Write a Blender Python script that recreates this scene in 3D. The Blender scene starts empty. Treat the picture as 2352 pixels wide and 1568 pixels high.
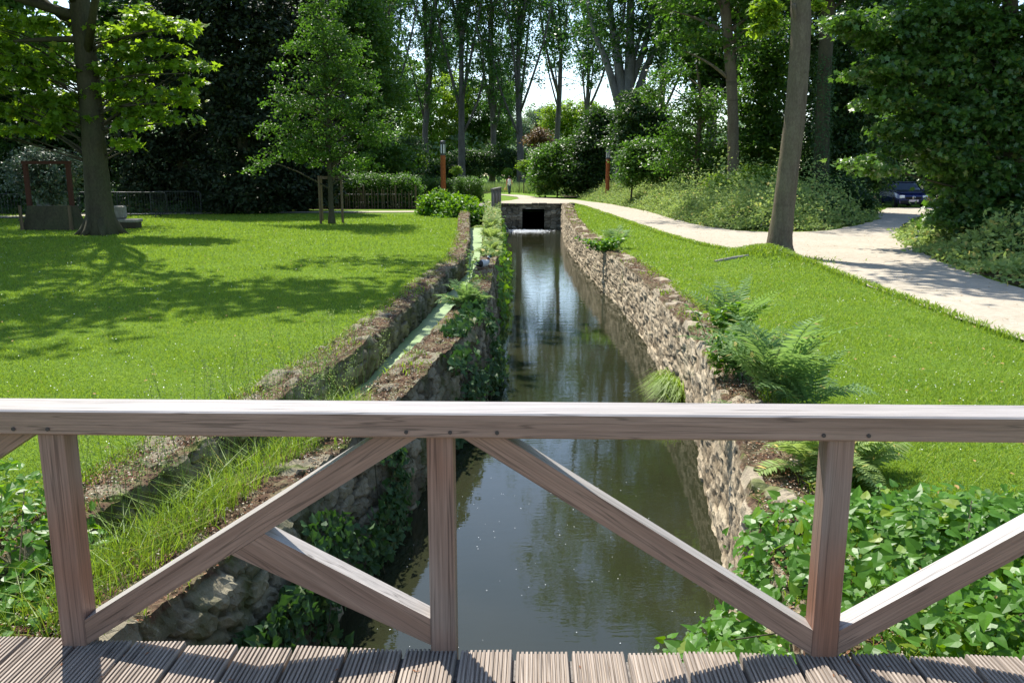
import bpy, math, random
import numpy as np
from mathutils import Vector
random.seed(7); RNG = np.random.default_rng(11)
R = math.radians
SC = bpy.context.scene
COL = SC.collection
# ------------------------------------------------------------------ camera
CAM_H = 1.9; PITCH = R(11.36); F = 1907.0
cd = bpy.data.cameras.new('camera'); cam = bpy.data.objects.new('camera', cd); COL.objects.link(cam)
cam.location = (0, 0, CAM_H); cam.rotation_euler = (math.pi/2 - PITCH, 0, 0)
cd.sensor_width = 22.2; cd.lens = 18.0; cd.clip_end = 3000; cd.clip_start = 0.05
SC.camera = cam
# ------------------------------------------------------------------ light
SUN_AZ = R(-28); SUN_EL = R(58)          # azimuth from +Y towards +X
w = bpy.data.worlds.new('World'); SC.world = w; w.use_nodes = True
nt = w.node_tree; bg = nt.nodes['Background']
sky = nt.nodes.new('ShaderNodeTexSky'); sky.sky_type = 'NISHITA'; sky.sun_disc = False
sky.sun_elevation = SUN_EL; sky.sun_rotation = SUN_AZ; sky.air_density = 1.0; sky.dust_density = .6; sky.ozone_density = 1.2
nt.links.new(sky.outputs[0], bg.inputs[0]); bg.inputs[1].default_value = 0.15
sl = bpy.data.lights.new('sun', 'SUN'); sl.energy = 5.0; sl.angle = R(0.53); sl.color = (1.0, 0.95, 0.87)
so = bpy.data.objects.new('sun', sl); COL.objects.link(so)
sdir = Vector((math.sin(SUN_AZ)*math.cos(SUN_EL), math.cos(SUN_AZ)*math.cos(SUN_EL), math.sin(SUN_EL)))
so.rotation_euler = sdir.to_track_quat('Z', 'Y').to_euler(); so.location = (-20, 40, 60)
SC.view_settings.view_transform = 'Standard'; SC.view_settings.look = 'None'
SC.view_settings.exposure = 0.88; SC.view_settings.gamma = 1
SC.cycles.max_bounces = 7; SC.cycles.diffuse_bounces = 3; SC.cycles.glossy_bounces = 3
SC.cycles.transmission_bounces = 4; SC.cycles.transparent_max_bounces = 4
# ------------------------------------------------------------------ helpers
cp, sp = math.cos(PITCH), math.sin(PITCH)
def ray(x, y):
    u = (x-1176)/F; v = (784-y)/F
    return u, cp + v*sp, -sp + v*cp       # X, Y, Z direction
def G(x, y, z=0.0):
    a, b, c = ray(x, y); t = (z-CAM_H)/c
    return (a*t, b*t, z)
def PX(x, y, Y):
    a, b, c = ray(x, y); t = Y/b
    return (a*t, Y, CAM_H + c*t)
def tag(o, label=None, cat=None, group=None, kind=None):
    if label: o['label'] = label
    if cat: o['category'] = cat
    if group: o['group'] = group
    if kind: o['kind'] = kind
    return o
def empty(name, loc, label=None, cat=None, group=None, rz=0):
    o = bpy.data.objects.new(name, None); COL.objects.link(o); o.location = loc; o.rotation_euler = (0, 0, rz)
    o.empty_display_size = 0.1
    return tag(o, label, cat, group)
def mesh(name, V, Fs, mat, parent=None, smooth=False, attrs=None, fattrs=None):
    V = np.asarray(V, dtype=np.float32).reshape(-1, 3)
    if not isinstance(Fs, list): Fs = [Fs]
    Fs = [np.asarray(f, dtype=np.int32) for f in Fs if len(f)]
    if parent is not None: V = V - np.array(PLOC.get(parent.name, (0, 0, 0)), dtype=np.float32)
    me = bpy.data.meshes.new(name)
    me.vertices.add(len(V)); me.vertices.foreach_set('co', V.ravel())
    tot = sum(f.size for f in Fs); nf = sum(len(f) for f in Fs)
    me.loops.add(tot); me.polygons.add(nf)
    me.loops.foreach_set('vertex_index', np.concatenate([f.ravel() for f in Fs]))
    ls = np.concatenate([np.full(len(f), f.shape[1], dtype=np.int32) for f in Fs])
    st = np.concatenate([[0], np.cumsum(ls)[:-1]]).astype(np.int32)
    me.polygons.foreach_set('loop_start', st)
    me.polygons.foreach_set('loop_total', ls)
    me.polygons.foreach_set('use_smooth', np.full(nf, bool(smooth)))
    me.update(calc_edges=True)
    for k, a in (attrs or {}).items():
        at = me.attributes.new(k, 'FLOAT', 'POINT'); at.data.foreach_set('value', np.asarray(a, dtype=np.float32))
    for k, a in (fattrs or {}).items():
        at = me.attributes.new(k, 'FLOAT', 'FACE'); at.data.foreach_set('value', np.asarray(a, dtype=np.float32))
    me.materials.append(mat)
    o = bpy.data.objects.new(name, me); COL.objects.link(o)
    if parent is not None: o.parent = parent
    return o
PLOC = {}
def thing(name, loc, label, cat, group=None):
    o = empty(name, loc, label, cat, group); PLOC[o.name] = loc; return o
class MB:
    """collects boxes, prisms and tubes in world coordinates"""
    def __init__(s): s.v = []; s.f = {}; s.n = 0
    def add(s, V, Fs):
        V = np.asarray(V, float).reshape(-1, 3)
        for f in Fs: s.f.setdefault(len(f), []).append([i+s.n for i in f])
        s.v.append(V); s.n += len(V)
    def box(s, x0, x1, y0, y1, z0, z1, M=None, bev=0.0):
        if bev > 0:
            c = np.array([(x0+x1)/2, (y0+y1)/2, (z0+z1)/2]); h = np.array([(x1-x0)/2, (y1-y0)/2, (z1-z0)/2]); b = min(bev, h.min()*.45)
            V = []; idx = {}
            for sx in (-1, 1):
                for sy in (-1, 1):
                    for sz in (-1, 1):
                        for a in range(3):
                            p = h - b; p = p.copy(); p[a] = h[a]
                            idx[(sx, sy, sz, a)] = len(V); V.append(c + p*np.array([sx, sy, sz]))
            Fs = []
            for a in range(3):
                o1, o2 = [k for k in range(3) if k != a]
                for sg in (-1, 1):
                    q = []
                    for (p1, p2) in ((-1, -1), (1, -1), (1, 1), (-1, 1)):
                        k = [0, 0, 0]; k[a] = sg; k[o1] = p1; k[o2] = p2; q.append(idx[(k[0], k[1], k[2], a)])
                    if (sg == 1) == (a == 1): q = q[::-1]
                    Fs.append(q)
            for a in range(3):           # edges along axis a
                o1, o2 = [k for k in range(3) if k != a]
                for p1 in (-1, 1):
                    for p2 in (-1, 1):
                        def K(t, face):
                            k = [0, 0, 0]; k[a] = t; k[o1] = p1; k[o2] = p2; return idx[(k[0], k[1], k[2], face)]
                        Fs.append([K(-1, o1), K(1, o1), K(1, o2), K(-1, o2)])
            for sx in (-1, 1):
                for sy in (-1, 1):
                    for sz in (-1, 1): Fs.append([idx[(sx, sy, sz, k)] for k in range(3)])
            V = np.array(V)
        else:
            V = np.array([(x, y, z) for x in (x0, x1) for y in (y0, y1) for z in (z0, z1)], float)
            Fs = [(0, 1, 3, 2), (4, 6, 7, 5), (0, 4, 5, 1), (2, 3, 7, 6), (0, 2, 6, 4), (1, 5, 7, 3)]
        if M is not None: V = M(V)
        s.add(V, Fs); return s
    def prism(s, poly, y0, y1, M=None):
        """poly = list of (x,z), extruded along y"""
        n = len(poly)
        V = np.array([(x, y0, z) for x, z in poly] + [(x, y1, z) for x, z in poly], float)
        Fs = [tuple(range(n)), tuple(range(2*n-1, n-1, -1))] + [(i, (i+1) % n, n+(i+1) % n, n+i) for i in range(n)]
        if M is not None: V = M(V)
        s.add(V, Fs); return s
    def tube(s, pts, r, n=8, cap=True, wob=0.0):
        pts = np.array(pts, float); m = len(pts)
        rr = np.full(m, r) if np.isscalar(r) else np.array(r, float)
        T = np.gradient(pts, axis=0); T /= np.linalg.norm(T, axis=1)[:, None]+1e-9
        ref = np.array([0, 1, 0.]) if abs(T[0][1]) < .8 else np.array([1, 0, 0.])
        A = np.cross(T, ref); A /= np.linalg.norm(A, axis=1)[:, None]+1e-9; Bv = np.cross(T, A)
        an = np.linspace(0, 2*math.pi, n, endpoint=False)
        rad = rr[:, None]*(1+wob*RNG.normal(size=(m, n)))
        V = pts[:, None]+rad[..., None]*(np.cos(an)[None, :, None]*A[:, None]+np.sin(an)[None, :, None]*Bv[:, None])
        Fs = [(i*n+j, i*n+(j+1) % n, (i+1)*n+(j+1) % n, (i+1)*n+j) for i in range(m-1) for j in range(n)]
        if cap: Fs += [tuple(range(n))[::-1], tuple((m-1)*n+j for j in range(n))]
        s.add(V.reshape(-1, 3), Fs); return s
    def build(s, name, mat, parent=None, smooth=False):
        V = np.concatenate(s.v); fs = [np.array(q) for q in s.f.values()]
        return mesh(name, V, fs, mat, parent, smooth)
def loft(rings, n=14):
    """rings: (cx,cy,cz,rx,ry) horizontal ellipses -> V,F"""
    an = np.linspace(0, 2*math.pi, n, endpoint=False); V = []
    for cx, cy, cz, rx, ry in rings:
        V += [(cx+rx*math.cos(a), cy+ry*math.sin(a), cz) for a in an]
    m = len(rings)
    Fs = [(i*n+j, i*n+(j+1) % n, (i+1)*n+(j+1) % n, (i+1)*n+j) for i in range(m-1) for j in range(n)]
    Fs += [tuple(range(n))[::-1], tuple((m-1)*n+j for j in range(n))]
    return V, Fs
def copy_tree(o, parent=None):
    c = o.copy(); COL.objects.link(c); c.parent = parent
    for ch in o.children: copy_tree(ch, c)
    return c
# ------------------------------------------------------------------ materials
def mat(name, base=(.5, .5, .5), rough=.8, spec=.3, metal=0.0):
    m = bpy.data.materials.new(name); m.use_nodes = True
    b = m.node_tree.nodes['Principled BSDF']; b.inputs['Base Color'].default_value = (*base, 1)
    b.inputs['Roughness'].default_value = rough; b.inputs['Specular IOR Level'].default_value = spec; b.inputs['Metallic'].default_value = metal
    return m
def N(m, t, **k):
    n = m.node_tree.nodes.new(t)
    for a, b in k.items():
        if a.startswith('i_'):
            key = a[2:].replace('_', ' '); n.inputs[int(key) if key.isdigit() else key].default_value = b
        else: setattr(n, a, b)
    return n
def L(m, a, b): m.node_tree.links.new(a, b)
def ramp(m, fac, stops):
    r = m.node_tree.nodes.new('ShaderNodeValToRGB')
    e = r.color_ramp.elements
    while len(e) < len(stops): e.new(.5)
    for k, (p, c) in enumerate(stops): e[k].position = p; e[k].color = (*c, 1)
    L(m, fac, r.inputs[0]); return r.outputs[0]
def noise(m, scale, detail=3, rough=.55, vec=None, mscale=None):
    n = N(m, 'ShaderNodeTexNoise'); n.inputs['Scale'].default_value = scale; n.inputs['Detail'].default_value = detail; n.inputs['Roughness'].default_value = rough
    g = N(m, 'ShaderNodeTexCoord'); o = g.outputs['Object']
    if mscale:
        mp = N(m, 'ShaderNodeMapping'); mp.inputs['Scale'].default_value = mscale; L(m, o, mp.inputs[0]); o = mp.outputs[0]
    L(m, o, n.inputs['Vector']); return n.outputs[0]
def mixc(m, f, a, b, mode='MIX'):
    x = N(m, 'ShaderNodeMix', data_type='RGBA', blend_type=mode)
    for i, v in ((0, f), (6, a), (7, b)):
        if hasattr(v, 'links'): L(m, v, x.inputs[i])
        else: x.inputs[i].default_value = (*v, 1) if isinstance(v, tuple) else v
    return x.outputs[2]
def bump(m, h, strength=.5, dist=.02, prev=None):
    b = N(m, 'ShaderNodeBump'); b.inputs['Strength'].default_value = strength; b.inputs['Distance'].default_value = dist
    L(m, h, b.inputs['Height'])
    if prev is not None: L(m, prev, b.inputs['Normal'])
    return b.outputs[0]
def PB(m): return m.node_tree.nodes['Principled BSDF']
def leafmat(name, dark, light, trans, rough=.42, spec=.35, tf=.4):
    m = mat(name, dark, rough, spec); p = PB(m)
    a = N(m, 'ShaderNodeAttribute', attribute_name='v')
    col = ramp(m, a.outputs['Fac'], [(0, dark), (.9, light), (.97, (light[0]*2.2, light[1]*1.15, light[2]))])
    n = noise(m, .35, 2); col2 = mixc(m, n, col, tuple(c*1.25 for c in light))
    mm = mixc(m, .35, col, col2); L(m, mm, p.inputs['Base Color'])
    t = N(m, 'ShaderNodeBsdfTranslucent')
    tc = mixc(m, a.outputs['Fac'], tuple(c*.75 for c in trans), trans); L(m, tc, t.inputs[0])
    mx = N(m, 'ShaderNodeMixShader'); mx.inputs[0].default_value = tf
    L(m, p.outputs[0], mx.inputs[1]); L(m, t.outputs[0], mx.inputs[2])
    L(m, mx.outputs[0], m.node_tree.nodes['Material Output'].inputs[0]); return m
M = {}
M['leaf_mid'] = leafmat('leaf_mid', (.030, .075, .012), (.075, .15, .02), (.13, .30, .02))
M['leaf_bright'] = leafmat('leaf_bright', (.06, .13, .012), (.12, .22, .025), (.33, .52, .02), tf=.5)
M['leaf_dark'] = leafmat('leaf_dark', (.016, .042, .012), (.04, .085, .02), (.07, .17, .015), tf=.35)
M['leaf_poplar'] = leafmat('leaf_poplar', (.022, .060, .015), (.05, .12, .02), (.10, .26, .025), tf=.35)
M['leaf_yew'] = leafmat('leaf_yew', (.010, .020, .008), (.022, .042, .016), (.02, .04, .01), tf=.12, rough=.6)
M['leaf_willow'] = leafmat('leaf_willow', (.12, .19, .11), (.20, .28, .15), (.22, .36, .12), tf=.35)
M['leaf_grey'] = leafmat('leaf_grey', (.06, .09, .07), (.13, .18, .13), (.1, .16, .08), tf=.2)
M['leaf_copper'] = leafmat('leaf_copper', (.06, .05, .02), (.14, .09, .04), (.2, .12, .03), tf=.3)
M['leaf_maple'] = leafmat('leaf_maple', (.028, .075, .02), (.075, .155, .032), (.16, .34, .025), tf=.35, rough=.35, spec=.5)
M['leaf_ivy'] = leafmat('leaf_ivy', (.035, .11, .008), (.085, .21, .015), (.26, .5, .01), rough=.42, spec=.38, tf=.36)
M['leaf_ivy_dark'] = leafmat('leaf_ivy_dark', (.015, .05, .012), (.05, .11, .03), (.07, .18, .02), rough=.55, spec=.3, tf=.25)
M['leaf_verge'] = leafmat('leaf_verge', (.15, .23, .06), (.30, .40, .13), (.42, .56, .12), tf=.4, rough=.6, spec=.2)
M['fern'] = leafmat('fern_green', (.085, .17, .05), (.22, .34, .13), (.30, .48, .10), tf=.4, rough=.6, spec=.2)
M['blade'] = leafmat('grass_blade', (.098, .19, .018), (.198, .305, .034), (.35, .51, .032), tf=.4, rough=.5)
M['tallgrass'] = leafmat('tall_grass', (.10, .18, .03), (.28, .36, .13), (.3, .42, .1), tf=.4, rough=.5)
def grass_ground():
    m = mat('lawn_ground', rough=.95, spec=.1)
    a = noise(m, 1.1, 4); b = noise(m, 14, 6, .7); c = noise(m, 90, 3, .7)
    c1 = ramp(m, a, [(.3, (.098, .185, .020)), (.7, (.19, .27, .038))])
    c2 = ramp(m, b, [(.3, (.06, .12, .016)), (.52, (.13, .225, .024)), (.75, (.22, .30, .055))])
    x = mixc(m, .55, c1, c2); c3 = ramp(m, c, [(.35, (.35, .4, .3)), (.6, (1.25, 1.25, 1.1))])
    L(m, mixc(m, .8, x, c3, 'MULTIPLY'), PB(m).inputs['Base Color'])
    n = bump(m, c, .9, .02); L(m, bump(m, b, .6, .05, n), PB(m).inputs['Normal']); return m
M['lawn'] = grass_ground()
def bark(name, c0, c1, lich=None, sc=6, streak=.18):
    m = mat(name, rough=.9, spec=.15)
    a = noise(m, sc, 6, .65, mscale=(1, 1, streak)); b = noise(m, sc*.35, 3); g = noise(m, sc*5, 4, .7, mscale=(1, 1, .5))
    col = mixc(m, .5, ramp(m, a, [(.35, c0), (.65, c1)]), ramp(m, b, [(.35, c0), (.7, lich or c1)]))
    L(m, mixc(m, .6, col, ramp(m, g, [(.3, (.5, .5, .5)), (.7, (1.2, 1.2, 1.2))]), 'MULTIPLY'), PB(m).inputs['Base Color'])
    if name == 'bark_brown':
        sc_ = noise(m, 1.1, 3, .5, mscale=(.5, .5, 2.6)); col = PB(m).inputs['Base Color'].links[0].from_socket
        L(m, mixc(m, ramp(m, sc_, [(.60, (0, 0, 0)), (.68, (.55, .55, .55))]), col, (.05, .04, .03)), PB(m).inputs['Base Color'])
    L(m, bump(m, g, .5, .01, bump(m, a, .8, .04)), PB(m).inputs['Normal']); return m
M['bark'] = bark('bark_brown', (.11, .085, .06), (.20, .165, .12), (.16, .15, .085))
M['bark_dark'] = bark('bark_dark', (.05, .045, .03), (.10, .085, .055), (.065, .08, .035), sc=4)
M['bark_pop'] = bark('bark_poplar', (.07, .065, .055), (.16, .15, .13), sc=3)
M['bark_grey'] = bark('bark_grey', (.20, .185, .165), (.34, .32, .29), sc=3)
def gravel():
    m = mat('path_gravel', rough=.95, spec=.1)
    a = noise(m, .6, 4); b = noise(m, 60, 5, .8); c = noise(m, 6, 5, .6)
    col = mixc(m, .5, ramp(m, a, [(.3, (.34, .30, .23)), (.7, (.45, .40, .32))]), ramp(m, c, [(.3, (.31, .27, .20)), (.7, (.52, .465, .38))]))
    L(m, mixc(m, .7, col, ramp(m, b, [(.3, (.6, .6, .6)), (.65, (1.15, 1.15, 1.15))]), 'MULTIPLY'), PB(m).inputs['Base Color'])
    L(m, bump(m, b, .6, .01), PB(m).inputs['Normal']); return m
M['gravel'] = gravel()
def stone(name, light, dark, moss, mossy, top):
    m = mat(name, rough=.95, spec=.12)
    cell = N(m, 'ShaderNodeAttribute', attribute_name='cell').outputs['Fac']
    edge = N(m, 'ShaderNodeAttribute', attribute_name='edge').outputs['Fac']
    a = noise(m, 9, 6, .7); g = noise(m, 45, 5, .75); k = noise(m, 2.2, 4, .6)
    col = ramp(m, cell, [(0, dark), (.5, tuple((x+y)/2 for x, y in zip(dark, light))), (1, light)])
    col = mixc(m, .6, col, ramp(m, a, [(.3, (.45, .42, .38)), (.65, (1.25, 1.22, 1.15))]), 'MULTIPLY')
    col = mixc(m, ramp(m, g, [(.52, (0, 0, 0)), (.8, (.4, .4, .4))]), col, tuple(c*.35 for c in dark))
    col = mixc(m, ramp(m, edge, [(0.02, (.9, .9, .9)), (.13, (0, 0, 0))]), col, tuple(c*.5 for c in dark))
    col = mixc(m, ramp(m, k, [(.62-mossy*.35, (0, 0, 0)), (.78-mossy*.35, (.85, .85, .85))]), col, moss)
    geo = N(m, 'ShaderNodeNewGeometry'); sx = N(m, 'ShaderNodeSeparateXYZ'); L(m, geo.outputs['Normal'], sx.inputs[0])
    at = N(m, 'ShaderNodeAttribute', attribute_name='top').outputs['Fac']
    tcol = ramp(m, a, [(.28, top[0]), (.45, top[1]), (.6, top[2]), (.74, top[3])])
    tcol = mixc(m, .8, tcol, ramp(m, g, [(.3, (.4, .4, .4)), (.7, (1.35, 1.35, 1.35))]), 'MULTIPLY')
    tcol = mixc(m, ramp(m, edge, [(0.02, (.75, .75, .75)), (.12, (0, 0, 0))]), tcol, (.025, .022, .012)); tcol = mixc(m, ramp(m, cell, [(.70, (0, 0, 0)), (.80, (.75, .75, .75))]), tcol, tuple(.8*q for q in light))
    tcol = mixc(m, ramp(m, noise(m, 3.1, 4, .6), [(.56, (0, 0, 0)), (.64, (.8, .8, .8))]), tcol, (.10, .13, .03))
    j = noise(m, 5, 3); ad = N(m, 'ShaderNodeMath', operation='MULTIPLY_ADD'); L(m, j, ad.inputs[0]); ad.inputs[1].default_value = .7; L(m, at, ad.inputs[2])
    L(m, mixc(m, ramp(m, ad.outputs[0], [(.78, (0, 0, 0)), (.95, (1, 1, 1))]), col, tcol), PB(m).inputs['Base Color'])
    L(m, bump(m, g, .8, .012, bump(m, a, .7, .03)), PB(m).inputs['Normal']); return m
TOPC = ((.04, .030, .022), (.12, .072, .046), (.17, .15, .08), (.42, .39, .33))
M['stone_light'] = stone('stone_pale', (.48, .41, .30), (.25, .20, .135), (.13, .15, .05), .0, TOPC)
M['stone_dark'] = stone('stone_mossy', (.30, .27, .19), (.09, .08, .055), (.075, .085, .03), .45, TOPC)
M['stone_culvert'] = stone('stone_culvert', (.40, .37, .29), (.13, .115, .085), (.05, .045, .03), .35, ((.05, .05, .035), (.1, .1, .06), (.2, .2, .14), (.3, .3, .22)))
def wood(name, c0, c1, axis=0, rough=.45, spec=.5, red=None, rot=0.0, top=None):
    m = mat(name, rough=rough, spec=spec)
    s1 = [26, 26, 26]; s1[axis] = .5; s2 = [120, 120, 120]; s2[axis] = 3; s3 = [1.2]*3
    a = noise(m, 1, 5, .6, mscale=s1); b = noise(m, 1, 4, .7, mscale=s2); c = noise(m, 1, 3, .5, mscale=s3)
    k = [30, 30, 30]; k[axis] = .45; d = noise(m, 1, 2, .5, mscale=k)
    col = ramp(m, a, [(.3, c0), (.7, c1)])
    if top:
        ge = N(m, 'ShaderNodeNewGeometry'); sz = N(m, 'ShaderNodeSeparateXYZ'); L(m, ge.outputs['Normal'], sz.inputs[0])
        col = mixc(m, ramp(m, sz.outputs[2], [(.5, (0, 0, 0)), (.62, (1, 1, 1))]), col, ramp(m, a, [(.3, tuple(q*.82 for q in top)), (.7, top)]))  # upward faces paler: bleached wood, with its sheen put into the colour
    if red: col = mixc(m, ramp(m, c, [(.4, (0, 0, 0)), (.62, (.8, .8, .8))]), col, red)
    col = mixc(m, .7, col, ramp(m, b, [(.3, (.55, .55, .55)), (.65, (1.15, 1.15, 1.15))]), 'MULTIPLY')
    crack = ramp(m, d, [(.482, (1, 1, 1)), (.496, (.12, .10, .09)), (.504, (.12, .10, .09)), (.518, (1, 1, 1))])
    col = mixc(m, .55, col, crack, 'MULTIPLY')
    L(m, col, PB(m).inputs['Base Color']); L(m, bump(m, b, .25, .003, bump(m, a, .3, .005)), PB(m).inputs['Normal'])
    if rot:
        for n_ in list(m.node_tree.nodes):
            if n_.type == 'MAPPING':
                r_ = N(m, 'ShaderNodeMapping'); r_.inputs['Rotation'].default_value = (0, rot, 0); src = n_.inputs[0].links[0].from_socket
                L(m, src, r_.inputs[0]); L(m, r_.outputs[0], n_.inputs[0])
    return m
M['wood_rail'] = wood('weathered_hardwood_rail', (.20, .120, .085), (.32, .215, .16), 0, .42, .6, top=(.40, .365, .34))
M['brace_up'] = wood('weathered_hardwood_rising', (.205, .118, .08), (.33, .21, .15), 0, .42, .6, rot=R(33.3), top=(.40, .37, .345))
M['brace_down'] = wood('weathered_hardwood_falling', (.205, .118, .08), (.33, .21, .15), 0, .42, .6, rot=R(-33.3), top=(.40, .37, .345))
M['wood_post'] = wood('hardwood_post', (.19, .125, .095), (.31, .235, .19), 2, .55, .4, red=(.26, .11, .06))
M['wood_deck'] = wood('weathered_deck_board', (.21, .17, .135), (.40, .335, .275), 1, .75, .25)
M['wood_grey'] = wood('grey_timber', (.12, .11, .10), (.22, .2, .18), 2, .7, .3)
M['wood_stake'] = wood('timber_stake', (.10, .075, .045), (.19, .14, .09), 2, .8, .2)
M['rust'] = mat('rusted_steel', rough=.85, spec=.2)
L(M['rust'], ramp(M['rust'], noise(M['rust'], 6, 5, .7), [(.3, (.20, .055, .018)), (.7, (.36, .115, .04))]), PB(M['rust']).inputs['Base Color'])
M['anthracite'] = mat('anthracite_metal', (.035, .042, .05), .4, .5)
M['lens'] = mat('lamp_glass', (.75, .78, .8), .25, .5)
M['steel'] = mat('galvanised_steel', (.05, .054, .058), .55, .4, .5)
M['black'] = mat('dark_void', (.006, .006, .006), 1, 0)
M['bed'] = mat('channel_mud', (.06, .055, .035), .9, .1)
# ------------------------------------------------------------------ voronoi
def hash3(ix, iy, iz, k):
    h = (ix*73856093) ^ (iy*19349663) ^ (iz*83492791) ^ (k*2654435761)
    h = (h ^ (h >> 13))*1274126177 & 0xffffffff
    h = (h ^ (h >> 16)) & 0xffffff
    return h/float(0xffffff)
def voronoi(P, s):
    Q = P/np.array(s); I = np.floor(Q).astype(np.int64); f1 = np.full(len(Q), 9.); f2 = f1.copy(); cr = np.zeros(len(Q))
    for dx in (-1, 0, 1):
        for dy in (-1, 0, 1):
            for dz in (-1, 0, 1):
                J = I+[dx, dy, dz]
                c = np.stack([J[:, k]+.15+.7*hash3(J[:, 0], J[:, 1], J[:, 2], k+1) for k in range(3)], 1)
                d = np.linalg.norm(Q-c, axis=1); r = hash3(J[:, 0], J[:, 1], J[:, 2], 9)
                nb = d < f1; f2 = np.where(nb, f1, np.minimum(f2, d)); cr = np.where(nb, r, cr); f1 = np.where(nb, d, f1)
    return f2-f1, cr
def vnoise(P, s, k=5):
    Q = P/s; I = np.floor(Q).astype(np.int64); f = Q-I; f = f*f*(3-2*f); out = np.zeros(len(P))
    for a in (0, 1):
        for b_ in (0, 1):
            for c in (0, 1):
                w_ = (f[:, 0] if a else 1-f[:, 0])*(f[:, 1] if b_ else 1-f[:, 1])*(f[:, 2] if c else 1-f[:, 2])
                out += w_*hash3(I[:, 0]+a, I[:, 1]+b_, I[:, 2]+c, k)
    return out-.5
# ------------------------------------------------------------------ edge lines of the walls (traced on the plane z=0)
def ZT(y):
    t = np.clip((np.asarray(y, float)-25)/19.5, 0, 1); return .37*t*t*(3-2*t)
def Gw(x, y):
    z = 0.0
    for _ in range(25): p = G(x, y, z); z = .5*z+.5*float(ZT(p[1]))
    return p
def line(pts, ext=None):
    P = [Gw(x, y)[:2] for x, y in pts]
    if ext: P += ext
    P = sorted(P, key=lambda p: p[1]); return np.array(P)
RWi = line([(1296, 472), (1301, 498), (1324, 529), (1350, 549), (1386, 575), (1422, 598), (1473, 637), (1534, 706), (1572, 744), (1604, 786), (1621, 817), (1637, 862), (1652, 901), (1700, 1009), (1715, 1100)], [(1.15, 3.0), (1.0, 1.0)])
MWr = line([(1146, 500), (1146, 540), (1146, 581), (1133, 618), (1128, 655), (1100, 745), (1046, 788), (999, 835), (926, 909), (815, 1000), (542, 1269), (419, 1375)], [(-1.75, 2.8), (-2.1, 1.0), (-.66, 44.9)])
MWl = line([(1112, 500), (1112, 540), (1110, 581), (1084, 638), (1046, 702), (982, 775), (929, 819), (875, 866), (818, 912), (700, 1000)], [(-2.05, 3.9), (-2.25, 2.8), (-2.6, 1.0), (-1.4, 44.9)])
LWr = line([(1076, 500), (1078, 525), (1076, 554), (1066, 595), (996, 655), (952, 695), (906, 735), (866, 772), (835, 799), (775, 835), (725, 866), (678, 896), (450, 1030), (210, 1190)], [(-2.75, 3.0), (-3.1, 1.0), (-2.2, 44.9)])
def at(Lp, y): return np.interp(y, Lp[:, 1], Lp[:, 0])
def smooth_at(Lp, y): return (at(Lp, y-.35)+2*at(Lp, y)+at(Lp, y+.35))/4
WATER = -.98; WEED = -.38; YEND = 44.7
def rwo(y): return smooth_at(RWi, y)+.46
def lwl(y): return smooth_at(LWr, y)-.40
MOUND = (5.9, 18.7)
def fbm(x, y):
    return np.sin(x*.9+1.3*np.sin(y*.5))*.5+np.sin(y*.7+x*.35+2)*.5
def gz(x, y):
    x = np.asarray(x, float); y = np.asarray(y, float)
    d2 = ((x-MOUND[0])/1.35)**2+((y-MOUND[1])/1.6)**2
    xe = np.interp(y, [0, 9.5, 12.6, 15.6, 19, 21, 24, 29], [5.9, 5.95, 6.4, 6.46, 6.5, 6.3, 5.9, 4.9]); fe = np.clip((xe+.10-x)/.7, 0, 1)
    return .30*np.exp(-d2*1.3)*fe+.018*fbm(x*1.7, y*1.7)*np.clip((14-np.abs(x-2))/14, 0, 1)-.02
def ground():
    ys = np.concatenate([np.arange(-8, 30, .25), np.arange(30, 44.7, .6), [44.7, 45.0, 45.6, 47, 49, 51, 54, 57, 59, 62, 66, 72, 80, 95, 120, 160, 230, 350, 600, 1200]])
    off = np.concatenate([[0, .1], np.arange(.3, 11, .25), np.geomspace(11.5, 900, 22)])
    nc = len(off); V = []
    for y in ys:
        a = lwl(y); b = rwo(y)
        V.append(np.stack([a-off[::-1], np.full(nc, y), np.zeros(nc)], 1)); V.append(np.stack([b+off, np.full(nc, y), np.zeros(nc)], 1))
    V = np.concatenate(V); V[:, 2] = gz(V[:, 0], V[:, 1]); w_ = 2*nc; Fs = []
    for i in range(len(ys)-1):
        for j in range(w_-1):
            if j == nc-1 and ys[i] < YEND-.01: continue
            Fs.append((i*w_+j, i*w_+j+1, (i+1)*w_+j+1, (i+1)*w_+j))
    tag(mesh('lawn_ground', V, np.array(Fs), M['lawn'], smooth=True), kind='structure')
ground()
# path (one gravel sheet)
near = [(1120, 466), (1180, 467.5), (1312, 468), (1340, 474), (1400, 495), (1500, 530), (1600, 560), (1700, 580), (1800, 594), (1870, 608), (1960, 640), (2060, 680), (2160, 715), (2260, 750), (2352, 783), (2700, 900)]
right = [(2900, 830), (2600, 740), (2352, 665), (2300, 650), (2220, 625), (2150, 597), (2095, 572), (2062, 548), (2066, 525), (2090, 506), (2135, 492), (2190, 483), (2190, 476), (2040, 478), (2000, 492), (2025, 503), (2005, 509), (1960, 520), (1900, 530), (1850, 533), (1770, 534), (1700, 531), (1620, 521), (1550, 504), (1480, 484), (1400, 469), (1320, 459), (1250, 455), (1200, 448.5), (1150, 446), (1125, 447), (1160, 449), (1190, 453), (1192, 457), (1170, 461), (1120, 463.5)]
def poly_sheet(name, P, z, m, kind='structure'):
    P = [Vector((p[0], p[1], z)) for p in P]
    from mathutils.geometry import tessellate_polygon
    tri = tessellate_polygon([P])
    return tag(mesh(name, [tuple(p) for p in P], np.array(tri), m), kind=kind)
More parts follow.
